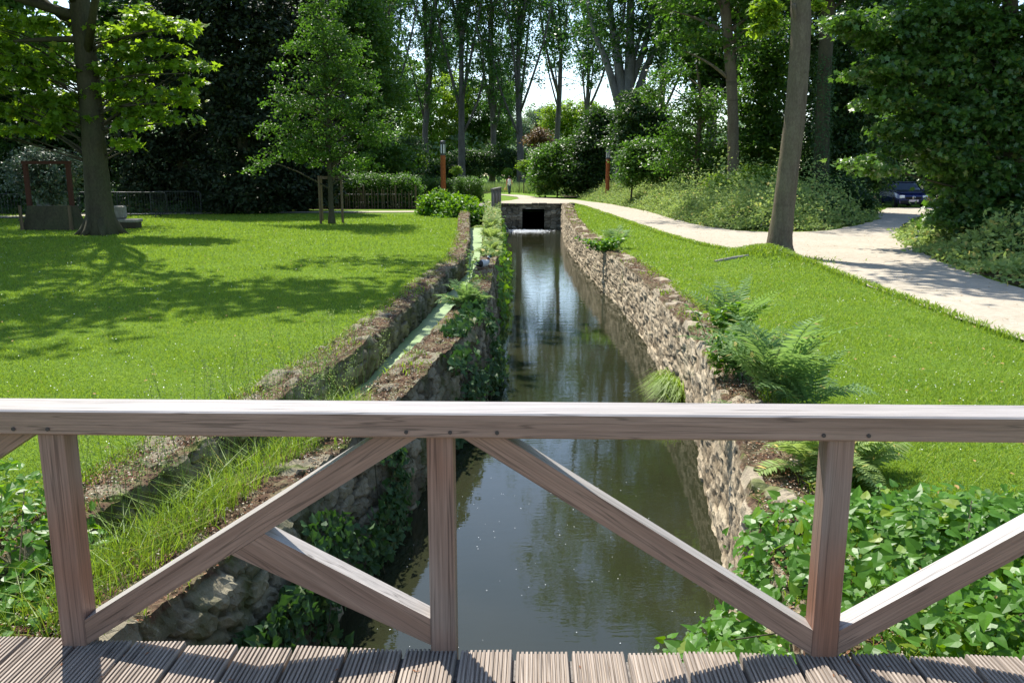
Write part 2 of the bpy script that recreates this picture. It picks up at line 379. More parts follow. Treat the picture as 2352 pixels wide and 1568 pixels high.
def densify(P, wob=.06):
    P = [np.array(p[:2]) for p in P]; out = []
    for a, b in zip(P, P[1:]+P[:1]):
        n = max(1, int(np.linalg.norm(b-a)/.5)); n = min(n, 30)
        for k in range(n): out.append(a+(b-a)*k/n+RNG.normal(size=2)*wob*(k > 0))
    return out
PATH = densify([G(*p) for p in near]+[G(*p) for p in right])
gp = poly_sheet('gravel_path', PATH, .012, M['gravel'])
side_path = [G(1110, 463), G(1110, 470), G(1000, 482), G(970, 487.5), G(600, 489.5), G(280, 494), G(0, 502), G(-300, 510), G(-300, 504), G(0, 496), G(280, 490), G(600, 486.5), G(970, 484.5), G(1050, 470)]
poly_sheet('side_path', densify(side_path, .03), .010, M['gravel'])
PP = np.array([[p[0], p[1]] for p in PATH])
def inpoly(x, y, P):
    ins = np.zeros(len(x), bool); j = len(P)-1
    for i in range(len(P)):
        c = ((P[i, 1] > y) != (P[j, 1] > y)) & (x < (P[j, 0]-P[i, 0])*(y-P[i, 1])/(P[j, 1]-P[i, 1]+1e-12)+P[i, 0])
        ins ^= c; j = i
    return ins
# water
def strip(name, fl, fr, ys, z, m, kind='structure', nx=1):
    V = []; 
    for y in ys:
        for k in range(nx+1): V.append((fl(y)+(fr(y)-fl(y))*k/nx, y, z))
    n = nx+1; Fs = [(i*n+k, i*n+k+1, (i+1)*n+k+1, (i+1)*n+k) for i in range(len(ys)-1) for k in range(nx)]
    return tag(mesh(name, V, np.array(Fs), m), kind=kind)
mw = mat('canal_water', (.030, .032, .016), .03, .5); PB(mw).inputs['IOR'].default_value = 1.45
a1 = noise(mw, 1, 3, .5, mscale=(1.6, 6.5, 1)); a2 = noise(mw, 1, 2, .5, mscale=(9, 22, 1))
tc = N(mw, 'ShaderNodeTexCoord'); sx = N(mw, 'ShaderNodeSeparateXYZ'); L(mw, tc.outputs['Object'], sx.inputs[0])
mr = N(mw, 'ShaderNodeMapRange'); L(mw, sx.outputs[1], mr.inputs[0]); mr.inputs[1].default_value = 6; mr.inputs[2].default_value = 45; mr.inputs[3].default_value = .03; mr.inputs[4].default_value = .30
b1 = N(mw, 'ShaderNodeBump'); b1.inputs['Distance'].default_value = .02; L(mw, a1, b1.inputs['Height']); L(mw, mr.outputs[0], b1.inputs['Strength'])
b2 = N(mw, 'ShaderNodeBump'); b2.inputs['Distance'].default_value = .004; b2.inputs['Strength'].default_value = .12; L(mw, a2, b2.inputs['Height']); L(mw, b1.outputs[0], b2.inputs['Normal']); L(mw, b2.outputs[0], PB(mw).inputs['Normal'])
L(mw, ramp(mw, noise(mw, .5, 3), [(.35, (.017, .020, .009)), (.65, (.026, .027, .014))]), PB(mw).inputs['Base Color'])
M['water'] = mw
strip('canal_water', lambda y: float(at(MWr, y))-.5, lambda y: float(at(RWi, y))+.5, np.arange(-8, 48, .5), WATER, mw)
md = mat('duckweed', rough=.55, spec=.4)
L(md, mixc(md, .6, ramp(md, noise(md, 1.2, 4), [(.3, (.19, .30, .10)), (.7, (.30, .40, .19))]), ramp(md, noise(md, 60, 4, .7), [(.3, (.5, .5, .5)), (.65, (1.2, 1.2, 1.2))]), 'MULTIPLY'), PB(md).inputs['Base Color'])
L(md, bump(md, noise(md, 70, 3), .4, .004), PB(md).inputs['Normal'])
tag(strip('duckweed_water', lambda y: float(at(LWr, y))-.1, lambda y: float(at(MWl, y))+.1, np.arange(-2, 41, .5), WEED, md), kind='structure')
strip('channel_bed', lambda y: float(at(LWr, y))-.3, lambda y: float(at(RWi, y))+.3, np.arange(-8, 48, 1.), -1.6, M['bed'])
# ------------------------------------------------------------------ stone walls
def stone_wall(name, label, profile, ys, m, cellsize, amp, parent=None, cat='stone wall'):
    """profile(y) -> list of (x,z,nx,nz,top) across the section"""
    rows = [profile(y) for y in ys]; n = len(rows[0])
    A = np.array(rows, float); V = np.empty((len(ys), n, 3)); V[..., 0] = A[..., 0]; V[..., 1] = np.array(ys)[:, None]; V[..., 2] = A[..., 1]
    top = A[..., 4].ravel(); Nn = np.zeros_like(V); Nn[..., 0] = A[..., 2]; Nn[..., 2] = A[..., 3]
    P = V.reshape(-1, 3); Nf = Nn.reshape(-1, 3)
    e, c = voronoi(P, cellsize)
    h = amp*(np.minimum(e, .22)/.22)**.5 + amp*.9*(c-.5)
    h = np.where(top > .5, .020*(np.minimum(e, .2)/.2)+(c-.5)*.045, h)
    h += .030*vnoise(P, .13)+.018*vnoise(P, .05, 8)+.05*vnoise(P, .7, 3)
    big = 0
    P = P+Nf*(h+big)[:, None]+RNG.normal(size=P.shape)*amp*.10
    Fs = np.array([(i*n+j, i*n+j+1, (i+1)*n+j+1, (i+1)*n+j) for i in range(len(ys)-1) for j in range(n-1)])
    o = mesh(name, P, Fs, m, parent, smooth=False, attrs={'cell': c, 'edge': e, 'top': top})
    return tag(o, label, cat)
def gys(y0, y1, k, lo=.02, hi=.22):
    out = [y0]
    while out[-1] < y1: out.append(out[-1]+min(hi, max(lo, abs(out[-1])*k)))
    out[-1] = y1; return out
def prof_right(y):
    x = float(smooth_at(RWi, y)); r = []; zt = float(ZT(y))+.015
    for t in np.linspace(0, 1, 46): z = -1.25+(zt+1.22)*t; r.append((x-.06*(1-t), z, -1, 0, max(0, .49-(zt-z)*1.5)))
    for t in np.linspace(0, 1, 13): r.append((x+t*.46, zt-.03*(t > .9), 0, 1, 1))
    r.append((x+.5, -.15, 1, 0, 0)); return r
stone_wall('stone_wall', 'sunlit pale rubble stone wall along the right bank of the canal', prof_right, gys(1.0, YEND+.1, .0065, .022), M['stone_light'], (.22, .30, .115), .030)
def prof_mid(y):
    xr = float(smooth_at(MWr, y)); xl = float(smooth_at(MWl, y)); r = []; xl = min(xl, xr-.3); zt = float(ZT(y))
    for z in np.linspace(-.75, -.02, 16): r.append((xl, z+zt*(z+.75)/.75, -1, 0, 0))
    for t in np.linspace(0, 1, 15): r.append((xl+t*(xr-xl), zt, 0, 1, 1))
    for t in np.linspace(0, 1, 48): r.append((xr-.01+.13*t, zt-.03-(zt+1.22)*t, min(1, .25+t*12), max(0, .4-t*12), max(0, .49-t*2.2)))
    return r
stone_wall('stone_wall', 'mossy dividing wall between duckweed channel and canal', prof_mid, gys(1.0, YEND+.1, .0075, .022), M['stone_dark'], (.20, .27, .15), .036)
def prof_left(y):
    x = float(smooth_at(LWr, y)); zt = float(ZT(y)); r = [(x-.44, -.15, -1, 0, 0)]
    for t in np.linspace(0, 1, 12): r.append((x-.40+.40*t, .02+zt, 0, 1, 1))
    for t in np.linspace(0, 1, 26): r.append((x, zt-.01-(zt+.74)*t, 1, 0, 0))
    return r
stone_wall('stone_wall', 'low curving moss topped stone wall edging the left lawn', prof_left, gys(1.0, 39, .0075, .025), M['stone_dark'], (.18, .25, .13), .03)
# culvert headwall
hw = thing('culvert_headwall', (1.1, YEND, 0), 'dark block stone headwall with square culvert opening at canal end', 'headwall')
def headwall():
    xs = np.linspace(-.95, 3.05, 100); zs = np.linspace(-1.2, .33, 48); ox0, ox1, oz = .56, 1.73, .10
    X, Z = np.meshgrid(xs, zs); P = np.stack([X.ravel(), np.full(X.size, YEND), Z.ravel()], 1)
    e, c = voronoi(P, (.34, .5, .19)); P[:, 1] -= .06*(np.minimum(e, .3)/.3)**.6+.06*(c-.5)
    n = len(xs); Fs = []
    for i in range(len(zs)-1):
        for j in range(n-1):
            xc = (xs[j]+xs[j+1])/2; zc = (zs[i]+zs[i+1])/2
            if ox0 < xc < ox1 and zc < oz: continue
            Fs.append((i*n+j, i*n+j+1, (i+1)*n+j+1, (i+1)*n+j))
    mesh('wall', P, np.array(Fs), M['stone_culvert'], hw, attrs={'cell': c, 'edge': e, 'top': np.zeros(len(P))})
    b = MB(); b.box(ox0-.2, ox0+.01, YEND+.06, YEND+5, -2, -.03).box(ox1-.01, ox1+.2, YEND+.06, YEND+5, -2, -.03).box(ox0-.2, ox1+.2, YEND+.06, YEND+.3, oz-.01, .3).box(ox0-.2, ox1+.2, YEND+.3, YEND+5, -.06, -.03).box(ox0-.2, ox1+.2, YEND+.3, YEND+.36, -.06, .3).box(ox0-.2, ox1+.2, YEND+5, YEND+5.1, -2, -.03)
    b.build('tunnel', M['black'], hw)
    b = MB(); x = -.85
    while x < 3.25:
        w_ = random.uniform(.3, .6); y0 = YEND-.16+random.uniform(-.03, .03)
        b.box(x, min(x+w_-.015, 3.35), y0, YEND+.38, .30, .375+random.uniform(0, .04), bev=.03); x += w_
    o = b.build('coping', M['stone_culvert'], hw)
headwall()
# ------------------------------------------------------------------ timber footbridge in the foreground
DZ = .2; YAW = R(-1.5)
cy_, sy_ = math.cos(YAW), math.sin(YAW)
def BM(V):                                   # bridge frame -> world, origin on the deck edge
    V = np.asarray(V, float); o = V.copy()
    o[:, 0] = V[:, 0]*cy_-V[:, 1]*sy_; o[:, 1] = V[:, 0]*sy_+V[:, 1]*cy_+2.735; o[:, 2] = V[:, 2]+DZ
    return o
fb = thing('footbridge', (0, 2.735, DZ), 'weathered hardwood footbridge railing and ribbed deck in the foreground', 'footbridge')
HB, HT = .818, .907
hr_ = MB().box(-4.6, 4.6, -.03, .128, HB, HT, BM, bev=.006).build('handrail', M['wood_rail'], fb)
PLOC[hr_.name] = PLOC[fb.name]
pw, pd = .092, .092
posts = [-2.985, -1.615, -.25, 1.125, 2.495, 3.865]
for x in posts:
    MB().box(x-pw/2, x+pw/2, .002, .002+pd, -.35 if x not in (-9,) else 0, HB-.001, BM, bev=.004).build('post', M['wood_post'], fb)
vt = .098
def brace(xa, xb, up_at_b=True, name='brace'):
    """lower edge rises from (low end, 0) to (high end, HB)"""
    lo, hi = (xa, xb) if up_at_b else (xb, xa); s = (HB-.0)/(hi-lo)
    xc = hi-(vt)/abs(s)*(1 if hi > lo else -1)
    poly = [(lo, .002), (hi, HB-.002), (xc, HB-.002), (lo, vt+.002)]
    if (hi > lo): pass
    else: poly = poly[::-1]
    MB().prism(poly, .006, .090, BM).build(name, M['brace_up' if up_at_b else 'brace_down'], fb)
h = pw/2+.001
brace(posts[1]+h, posts[2]-h-.02, True); brace(posts[2]+h+.02, posts[3]-h, False)
brace(posts[3]+h, posts[4]-h-.02, True); brace(posts[0]+h+.02, posts[1]-h, True)
brace(posts[4]+h+.02, posts[5]-h, False)
# short strut from the middle of the left brace down to the middle post
xa, xb = posts[1]+h, posts[2]-h-.02; s = HB/(xb-xa)
x0 = posts[1]+h+.50+.06; z0 = s*(x0-xa)-.002
x1 = x0+.125; z1 = s*(x1-xa)-.002; xe = posts[2]-h
MB().prism([(x0, z0), (x1, z1), (xe, .125), (xe, .02)][::-1], .008, .088, BM).build('strut', M['brace_down'], fb)
M['bolt'] = mat('dull_bolt', (.05, .04, .035), .6, .4)
for x in (-1.72, -1.60, -.36, -.21, -.05, 1.05, 1.2):
    b = MB(); p = BM([(x, -.034, HB+.022), (x, -.029, HB+.022)])
    b.tube(p, .007, 10); b.build('bolt', M['bolt'], hr_)
pitch = .2025; nr = 12
def plank(k):
    b = MB(); xc = .11+k*pitch; w_ = .190; ye = .012+.012*random.uniform(-1, 1)+.0125*max(0, -xc-.3)**2*1.5+.012*max(0, xc-.6)**2*.6
    prof = []; rw = w_/nr
    for i in range(nr):
        a = xc-w_/2+i*rw
        prof += [(a+.0015, -.009), (a+.0035, 0), (a+rw-.0045, 0), (a+rw-.0025, -.009)]
    tilt = random.uniform(-.004, .004)
    prof = [(x, z+tilt*(x-xc)/.1) for x, z in prof]
    prof += [(xc+w_/2, -.028), (xc-w_/2, -.028)]
    ya = -4.2
    n = len(prof); ys = [ya, ye]
    V = np.array([(x, y, z) for y in ys for x, z in prof]); 
    Fs = [(i, (i+1) % n, n+(i+1) % n, n+i) for i in range(n)]
    # end caps as quads between the profile and the bottom
    for base in (0, n):
        for i in range(nr):
            q = base+i*4; Fs.append((q, q+1, q+2, q+3))
    b.add(BM(V), Fs)
    # solid core closing the ends
    b.box(xc-w_/2+.001, xc+w_/2-.001, ya+.001, ye-.0008, -.0275, -.0092, BM)
    b.build('deck_plank', M['wood_deck'], fb)
for k in range(-14, 15): plank(k)
MB().box(-3.4, 3.4, -.35, -.22, -.20, -.030, BM).box(-3.4, 3.4, -2.3, -2.15, -.20, -.030, BM).build('bearer', M['wood_grey'], fb)
MB().box(-3.4, 3.4, -.13, -.003, -.16, -.030, BM).build('edge_beam', M['wood_grey'], fb)
# litter on the deck
b = MB()
for i in range(60):
    p = BM([(random.uniform(-2, 2), -random.uniform(.0, .35), .0015)])[0]; a = random.uniform(0, 6.28); l = random.uniform(.004, .012)
    dx, dy = math.cos(a)*l, math.sin(a)*l
    b.add([(p[0]-dx, p[1]-dy, p[2]), (p[0]+dy*.3, p[1]-dx*.3, p[2]+.002), (p[0]+dx, p[1]+dy, p[2]+.001), (p[0]-dy*.3, p[1]+dx*.3, p[2]+.003)], [(0, 1, 2, 3)])
tag(b.build('leaf_litter', mat('dry_litter', (.22, .10, .05), .9, .1)), kind='stuff')
# ------------------------------------------------------------------ foliage
def unit(v): return v/(np.linalg.norm(v, axis=-1, keepdims=True)+1e-9)
T_DIAMOND = (np.array([(0, 0, 0), (.42, .30, .10), (1, 0, -.02), (.42, -.30, .10)]), [(0, 1, 2, 3)])
T_FOLD = (np.array([(0, 0, 0), (.3, .30, .10), (.7, .22, .06), (1, 0, -.06), (.7, -.22, .06), (.3, -.30, .10), (.45, 0, 0)]), [(0, 1, 2, 6), (6, 2, 3, 4), (0, 6, 4, 5)])
T_IVY = (np.array([(0, 0, 0), (-.14, .34, .07), (.22, .52, .10), (.55, .26, .05), (1.05, 0, -.10), (.55, -.26, .05), (.22, -.52, .10), (-.14, -.34, .07), (.5, 0, -.02), (.22, 0, 0)]),
         [(0, 1, 2, 9), (9, 2, 3, 8), (8, 3, 4, 5), (9, 8, 5, 6), (0, 9, 6, 7)])
T_HEART = (np.array([(0, 0, 0), (-.16, .24, .05), (.10, .44, .08), (.50, .30, .05), (1.0, 0, -.10), (.50, -.30, .05), (.10, -.44, .08), (-.16, -.24, .05), (.5, 0, -.04), (.15, 0, -.01)]),
         [(0, 1, 2, 9), (9, 2, 3, 8), (8, 3, 4, 5), (9, 8, 5, 6), (0, 9, 6, 7)])
T_LOBED = (np.array([(0, 0, 0), (.05, .45, .05), (.35, .30, .05), (.55, .62, .02), (.65, .22, .03), (1.1, 0, -.08), (.65, -.22, .03), (.55, -.62, .02), (.35, -.30, .05), (.05, -.45, .05), (.4, 0, 0)]),
           [(0, 1, 2, 10), (2, 3, 4, 10), (4, 5, 6, 10), (6, 7, 8, 10), (8, 9, 0, 10)])
def leaf_geo(C, Nn, size, tmpl=T_DIAMOND, dirv=None):
    n = len(C); Nn = unit(Nn); rd = RNG.normal(size=(n, 3)) if dirv is None else dirv
    T = unit(rd-(rd*Nn).sum(1)[:, None]*Nn); B = np.cross(Nn, T); tv, tf = tmpl; k = len(tv)
    V = C[:, None]+size[:, None, None]*(tv[None, :, 0:1]*T[:, None]+tv[None, :, 1:2]*B[:, None]+tv[None, :, 2:3]*Nn[:, None])
    tfa = np.array(tf); Fs = (np.arange(n)[:, None, None]*k+tfa[None]).reshape(-1, tfa.shape[1])
    val = RNG.random(n); return V.reshape(-1, 3), Fs, np.repeat(val, len(tf))
def leaves(name, C, Nn, size, m, parent=None, tmpl=T_DIAMOND, dirv=None):
    V, Fs, v = leaf_geo(C, Nn, size, tmpl, dirv); return mesh(name, V, Fs, m, parent, fattrs={'v': v})
def blob_clusters(blobs, n, shell=.55):
    B = np.array(blobs, float); vol = (B[:, 3]*B[:, 4]*B[:, 5])**.72; k = RNG.choice(len(B), n, p=vol/vol.sum()); b = B[k]
    d = unit(RNG.normal(size=(n, 3))); r = shell+(1-shell)*RNG.random(n)**.6; r *= RNG.normal(1, .07, n)
    r = np.where(RNG.random(n) < .25, r*RNG.random(n), r)
    return b[:, :3]+d*r[:, None]*b[:, 3:6], d
def cluster_leaves(C, d, per, cr, size, up=.8, flat=.45, out=.35, sv=.3):
    n = len(C); cs = cr*RNG.uniform(.55, 1.35, n)
    P = np.repeat(C, per, 0); D = np.repeat(d, per, 0); g = RNG.normal(size=(n*per, 3))*.55; g[:, 2] *= flat
    P = P+g*np.repeat(cs, per)[:, None]
    Nn = RNG.normal(size=(n*per, 3))*.6+np.array([0, 0, up])+D*out
    return P, Nn, size*RNG.uniform(1-sv, 1+sv, n*per)
def crown(blobs, n, per, cr, size, m, parent, tmpl=T_DIAMOND, name='crown', shell=.55, zmin=None, **kw):
    C, d = blob_clusters(blobs, n, shell); P, Nn, s = cluster_leaves(C, d, per, cr, size, **kw)
    if zmin is not None:
        k = P[:, 2] > zmin; P, Nn, s = P[k], Nn[k], s[k]
    return leaves(name, P, Nn, s, m, parent, tmpl), C
def Bp(x, y, Y, rx, ry, ryd=None):
    c = PX(x, y, Y); s = Y/F*1.0
    return (c[0], c[1], c[2], rx*s, (ryd if ryd else max(rx*s*.8, .5)), ry*s)
def limb(p0, p1, r0, r1, bend=.12, n=6):
    p0 = np.array(p0, float); p1 = np.array(p1, float); l = np.linalg.norm(p1-p0); t = np.linspace(0, 1, n)[:, None]
    o = RNG.normal(size=3)*bend*l; o[2] = abs(o[2])
    return p0+(p1-p0)*t+np.sin(t*math.pi)*o*.5, np.linspace(r0, r1, n)
def trunk_mesh(pts, rs, limbs, m, parent, n=14, wob=.02, dens=10):
    """smooth tapered trunk plus limbs, one mesh"""
    pts = np.array(pts, float); rs = np.array(rs, float); t = np.linspace(0, 1, len(pts)); tt = np.linspace(0, 1, dens*(len(pts)-1)+1)
    P = np.stack([np.interp(tt, t, pts[:, k]) for k in range(3)], 1); r = np.interp(tt, t, rs)
    for _ in range(6): P[1:-1] = (P[:-2]+2*P[1:-1]+P[2:])/4; r[1:-1] = (r[:-2]+2*r[1:-1]+r[2:])/4
    b = MB(); b.tube(P, r, n, wob=wob)
    for lp, lr in limbs: b.tube(lp, lr, 7, wob=wob)
    return b.build('trunk', m, parent, smooth=True)
def limbs_to(C, pts, rs, k, frac=(.3, 1), r=.06):
    """k limbs from the trunk line to crown clusters"""
    pts = np.array(pts, float); out = []; idx = RNG.choice(len(C), min(k, len(C)), replace=False)
    zt = pts[:, 2]; o = np.argsort(zt)
    for i in idx:
        c = C[i]; hd = math.hypot(c[0]-np.interp(c[2], zt[o], pts[o, 0]), c[1]-np.interp(c[2], zt[o], pts[o, 1]))
        z = c[2]-hd*RNG.uniform(.25, .8); z = max(z, zt[0]+(zt[-1]-zt[0])*.15); z = min(z, zt[-1])
        p = [np.interp(z, zt[o], pts[o, j]) for j in (0, 1)]+[z]; rr = np.interp(z, zt[o], np.array(rs)[o])
        out.append(limb(p, c, min(rr*.5, r), r*.2))
    return out
def tree(name, label, cat, pts, rs, blobs, n, per, cr, size, lm, bm, nl=25, lr=.07, group=None, tmpl=T_DIAMOND, extra=(), wob=.02, tn=14, **kw):
    root = thing(name, tuple(pts[0]), label, cat, group)
    cr_o, C = crown(blobs, n, per, cr, size, lm, root, tmpl, **kw)
    trunk_mesh(pts, rs, limbs_to(C, pts, rs, nl, r=lr)+list(extra), bm, root, n=tn, wob=wob)
    return root
def Tp(Y, *p): return [PX(x, y, Y) for x, y in p]
S27 = 27/F
# --- big tree left
Y = 27.2
pts = [G(238, 541)]+Tp(Y, (232, 510), (225, 440), (215, 320), (205, 200), (193, 90), (182, 0), (170, -120), (160, -350), (155, -700))
pts[0] = (pts[1][0], Y, -.15)
rs = [.60, .46, .385, .35, .33, .31, .30, .28, .22, .08]
sprays = [(330, 40, 50, 40), (400, 60, 45, 26), (300, 120, 55, 24), (270, 75, 40, 30), (375, 108, 45, 18), (340, 160, 35, 20), (430, 155, 42, 14), (440, 185, 22, 8), (385, 215, 50, 22), (300, 205, 60, 22), (420, 232, 26, 14), (335, 255, 40, 14),
          (390, 275, 45, 12), (300, 285, 50, 16), (265, 240, 30, 22), (255, 160, 25, 30), (290, 333, 36, 10), (225, 215, 40, 12), (140, 165, 70, 22), (60, 180, 60, 25), (100, 230, 90, 22), (30, 255, 70, 26), (150, 275, 60, 18), (80, 300, 80, 16), (150, 235, 40, 18), (20, 110, 45, 16), (110, 60, 50, 14), (30, 40, 45, 14), (150, 110, 40, 12), (60, 140, 70, 12), (-60, 200, 80, 60), (-60, 60, 80, 40), (-40, 300, 60, 20)]
bl = [Bp(x, y, Y, a, b_, .9) for x, y, a, b_ in sprays]
bl += [(-17, 24, 10, 4, 4, 2), (-12, 21, 11, 4.5, 3, 2), (-17.5, 27, 14, 4, 5, 3), (-17, 24, 10, 5, 5, 3), (-17.5, 26, 18, 4, 4, 3), (-20, 35.5, 12.5, 5, 4, 2.5), (-23, 32, 12, 4, 4, 2), (-10, 18, 12.5, 3, 2.5, 1.2), (-8, 21.5, 14, 2.5, 2, 1.2), (-6, 19.5, 12.5, 2.6, 1.6, 1), (-4.3, 23, 13, 2.4, 1.6, 1), (-7, 25, 12, 2.5, 1.5, 1), (-12, 15.5, 12, 3, 2, 1)]  # unseen upper crown, blobs added for the shade they cast below
root = thing('broadleaf_tree', pts[0], 'tall broad tree with thick dark trunk and sunlit lime green sprays on the left lawn', 'tree')
o, C = crown([(q[0], q[1], q[2], q[3], q[4], q[5]*.66) for q in bl[:33]], 430, 19, .32, .19, M['leaf_bright'], root, T_LOBED, flat=.35, shell=.3, up=.9)
C2, d2 = blob_clusters(bl[33:], 640, .3); P, Nn, s_ = cluster_leaves(C2, d2, 26, .9, .42); leaves('upper_shade_crown', P, Nn, s_, M['leaf_bright'], root)
ex = [limb(PX(186, 40, Y), PX(20, -10, Y-.5), .17, .10, .05), limb(PX(200, 90, Y), PX(30, 95, Y-1), .12, .04, .05), limb(PX(215, 200, Y), PX(420, 170, Y-.8), .06, .015, .06), limb(PX(215, 260, Y), PX(400, 240, Y-.8), .06, .015, .06), limb(PX(220, 300, Y), PX(400, 280, Y-.6), .05, .01, .05), limb(PX(205, 120, Y), PX(400, 60, Y-.6), .08, .02, .06)]
for a_ in (.2, 1.3, 2.6, 3.5, 4.3, 5.2): ex.append((np.array([[pts[0][0]+math.cos(a_)*q, Y+math.sin(a_)*q, z] for q, z in ((.26, .70), (.42, .28), (.58, .09), (.8, -.04))]), np.array([.12, .16, .12, .05])))
b = MB(); P = np.array(pts); trunk_mesh(pts, rs, ex+limbs_to(C, pts, rs, 50, r=.035)+limbs_to(C2, pts, rs, 14, r=.13), M['bark_dark'], root, n=20)
# --- leaning tree right of the canal by the path
Y = 19.6
pts = [(6.25, 19.6, -.05)]+Tp(19.6, (1790, 560), (1800, 480), (1812, 380), (1826, 270), (1835, 160), (1840, 60), (1838, -60), (1832, -300), (1825, -650))
pts[0] = PX(1789, 592, 19.6)
rs = [.40, .29, .245, .235, .235, .225, .22, .20, .15, .06]
root = thing('broadleaf_tree', pts[0], 'slightly leaning smooth trunked tree on a grassy mound between lawn and path', 'tree')
o, C = crown([(6.5, 20, 9.5, 1.6, 1.5, .8), (8.5, 21, 12, 4, 4, 3), (6.5, 22, 13, 3.5, 3.5, 3), (10, 19, 13, 3, 3, 2)], 300, 40, .8, .3, M['leaf_mid'], root)
C2, d2 = blob_clusters([Bp(1760, 15, Y+1, 28, 20, .5), Bp(1775, 50, Y+1, 12, 12, .3), Bp(1880, 10, Y+1, 18, 12, .3), Bp(1745, 70, Y+1, 14, 14, .3)], 60, .3)
P, Nn, s_ = cluster_leaves(C2, d2, 16, .16, .14); leaves('low_sprays', P, Nn, s_, M['leaf_bright'], root, T_FOLD)
ex = [limb(PX(1832, 75, Y), PX(1822, 10, Y-.2), .06, .05, .02)]
trunk_mesh(pts, rs, ex+limbs_to(C, pts, rs, 16, r=.08), M['bark'], root, n=22, wob=.012)
# --- slim trunk further back
Y = 42
pts = [PX(1684, 494, Y)]+Tp(Y, (1684, 460), (1684, 380), (1684, 280), (1680, 180), (1672, 90), (1664, 0), (1660, -200), (1650, -500)); rs = [.36, .29, .275, .265, .26, .25, .24, .2, .05]
tree('broadleaf_tree', 'straight dark trunked tree standing in the verge beyond the path bend', 'tree', pts, rs,
     [Bp(1610, 85, Y, 70, 30, 1.5), Bp(1580, 95, Y, 30, 22, 1), Bp(1640, 60, Y, 50, 30, 1.2), Bp(1720, 100, Y, 55, 60, 1.5), Bp(1735, 40, Y, 50, 50, 1.5), Bp(1600, -120, Y, 220, 120, 5), Bp(1750, -180, Y, 220, 150, 5), Bp(1500, -380, Y, 260, 180, 6), Bp(1700, -450, Y, 240, 180, 5)],
     520, 42, .75, .26, M['leaf_mid'], M['bark'], 26, .1)
# --- ash like tree with loose drooping foliage (between multi stem and slim trunk)
Y = 47
pts = [PX(1600, 460, Y)]+Tp(Y, (1600, 380), (1605, 300), (1610, 220), (1600, 150)); rs = [.2, .16, .13, .09, .04]
tree('ash_tree', 'loose leafed light green tree left of the slim dark trunk', 'tree', pts, rs,
     [Bp(1580, 250, Y, 45, 40, 1.5), Bp(1640, 250, Y, 40, 55, 1.3), Bp(1560, 310, Y, 60, 40, 1.5), Bp(1620, 330, Y, 70, 50, 1.5), Bp(1550, 370, Y, 60, 30, 1.5), Bp(1640, 390, Y, 45, 45, 1.2), Bp(1540, 170, Y, 35, 22, 1), Bp(1500, 215, Y, 30, 30, 1), Bp(1590, 415, Y, 70, 25, 1.2)],
     260, 34, .55, .19, M['leaf_mid'], M['bark'], 22, .05)
# --- staked young tree left
Y = 33.2
pts = [PX(762, 513, Y)]+Tp(Y, (761, 480), (758, 400), (752, 280), (746, 160), (740, 60), (735, -30)); rs = [.16, .10, .09, .075, .06, .04, .015]
tree('young_tree', 'young tree held by a timber stake frame on the left lawn', 'tree', pts, rs,
     [Bp(735, 60, Y, 45, 60, 1.3), Bp(690, 110, Y, 45, 22, .8), Bp(790, 110, Y, 60, 60, 1.4), Bp(710, 180, Y, 60, 40, 1.2), Bp(800, 200, Y, 75, 60, 1.5), Bp(670, 240, Y, 60, 28, 1), Bp(740, 270, Y, 90, 50, 1.5), Bp(640, 300, Y, 50, 22, .8), Bp(850, 290, Y, 60, 50, 1.2), Bp(720, 340, Y, 80, 36, 1.4), Bp(600, 365, Y, 45, 14, .6), Bp(570, 395, Y, 36, 10, .4), Bp(655, 345, Y, 40, 20, .8), Bp(800, 370, Y, 80, 30, 1.2), Bp(580, 312, Y, 20, 7, .3), Bp(740, -60, Y, 60, 90, 1.4), Bp(650, 200, Y, 26, 10, .4), Bp(640, 150, Y, 16, 7, .3)],
     620, 27, .27, .13, M['leaf_mid'], M['bark_dark'], 50, .035, flat=.5)
def stakes(name, label, cx, cy, half, H, r, n=3, group=None):
    t = thing(name, (cx, cy, 0), label, 'tree stakes', group)
    P = []
    for dx, dy in half:
        b = MB(); b.tube([(cx+dx, cy+dy, -.1), (cx+dx, cy+dy, H)], r, 10); b.build('stake', M['wood_stake'], t); P.append((cx+dx, cy+dy))
    for a, c_ in zip(P, P[1:]+P[:1]):
        b = MB(); v = np.array([c_[0]-a[0], c_[1]-a[1]]); l = np.linalg.norm(v); u = v/l; nn = np.array([-u[1], u[0]])*.012; hh = .055
        q = [(a[0]+nn[0], a[1]+nn[1]), (c_[0]+nn[0], c_[1]+nn[1]), (c_[0]-nn[0], c_[1]-nn[1]), (a[0]-nn[0], a[1]-nn[1])]
        b.add([(x, y, z) for z in (H-.13, H-.13+2*hh) for x, y in q], [(3, 2, 1, 0), (4, 5, 6, 7), (0, 1, 5, 4), (1, 2, 6, 5), (2, 3, 7, 6), (3, 0, 4, 7)])
        b.build('crossbar', M['wood_stake'], t)
    return t
cx, cyy = G(760, 512)[:2]
stakes('tree_stakes', 'frame of three round timber stakes around the young tree on the lawn', cx, cyy, [(-.60, 1.2), (-.32, -.35), (.50, -.1)], 1.85, .05)
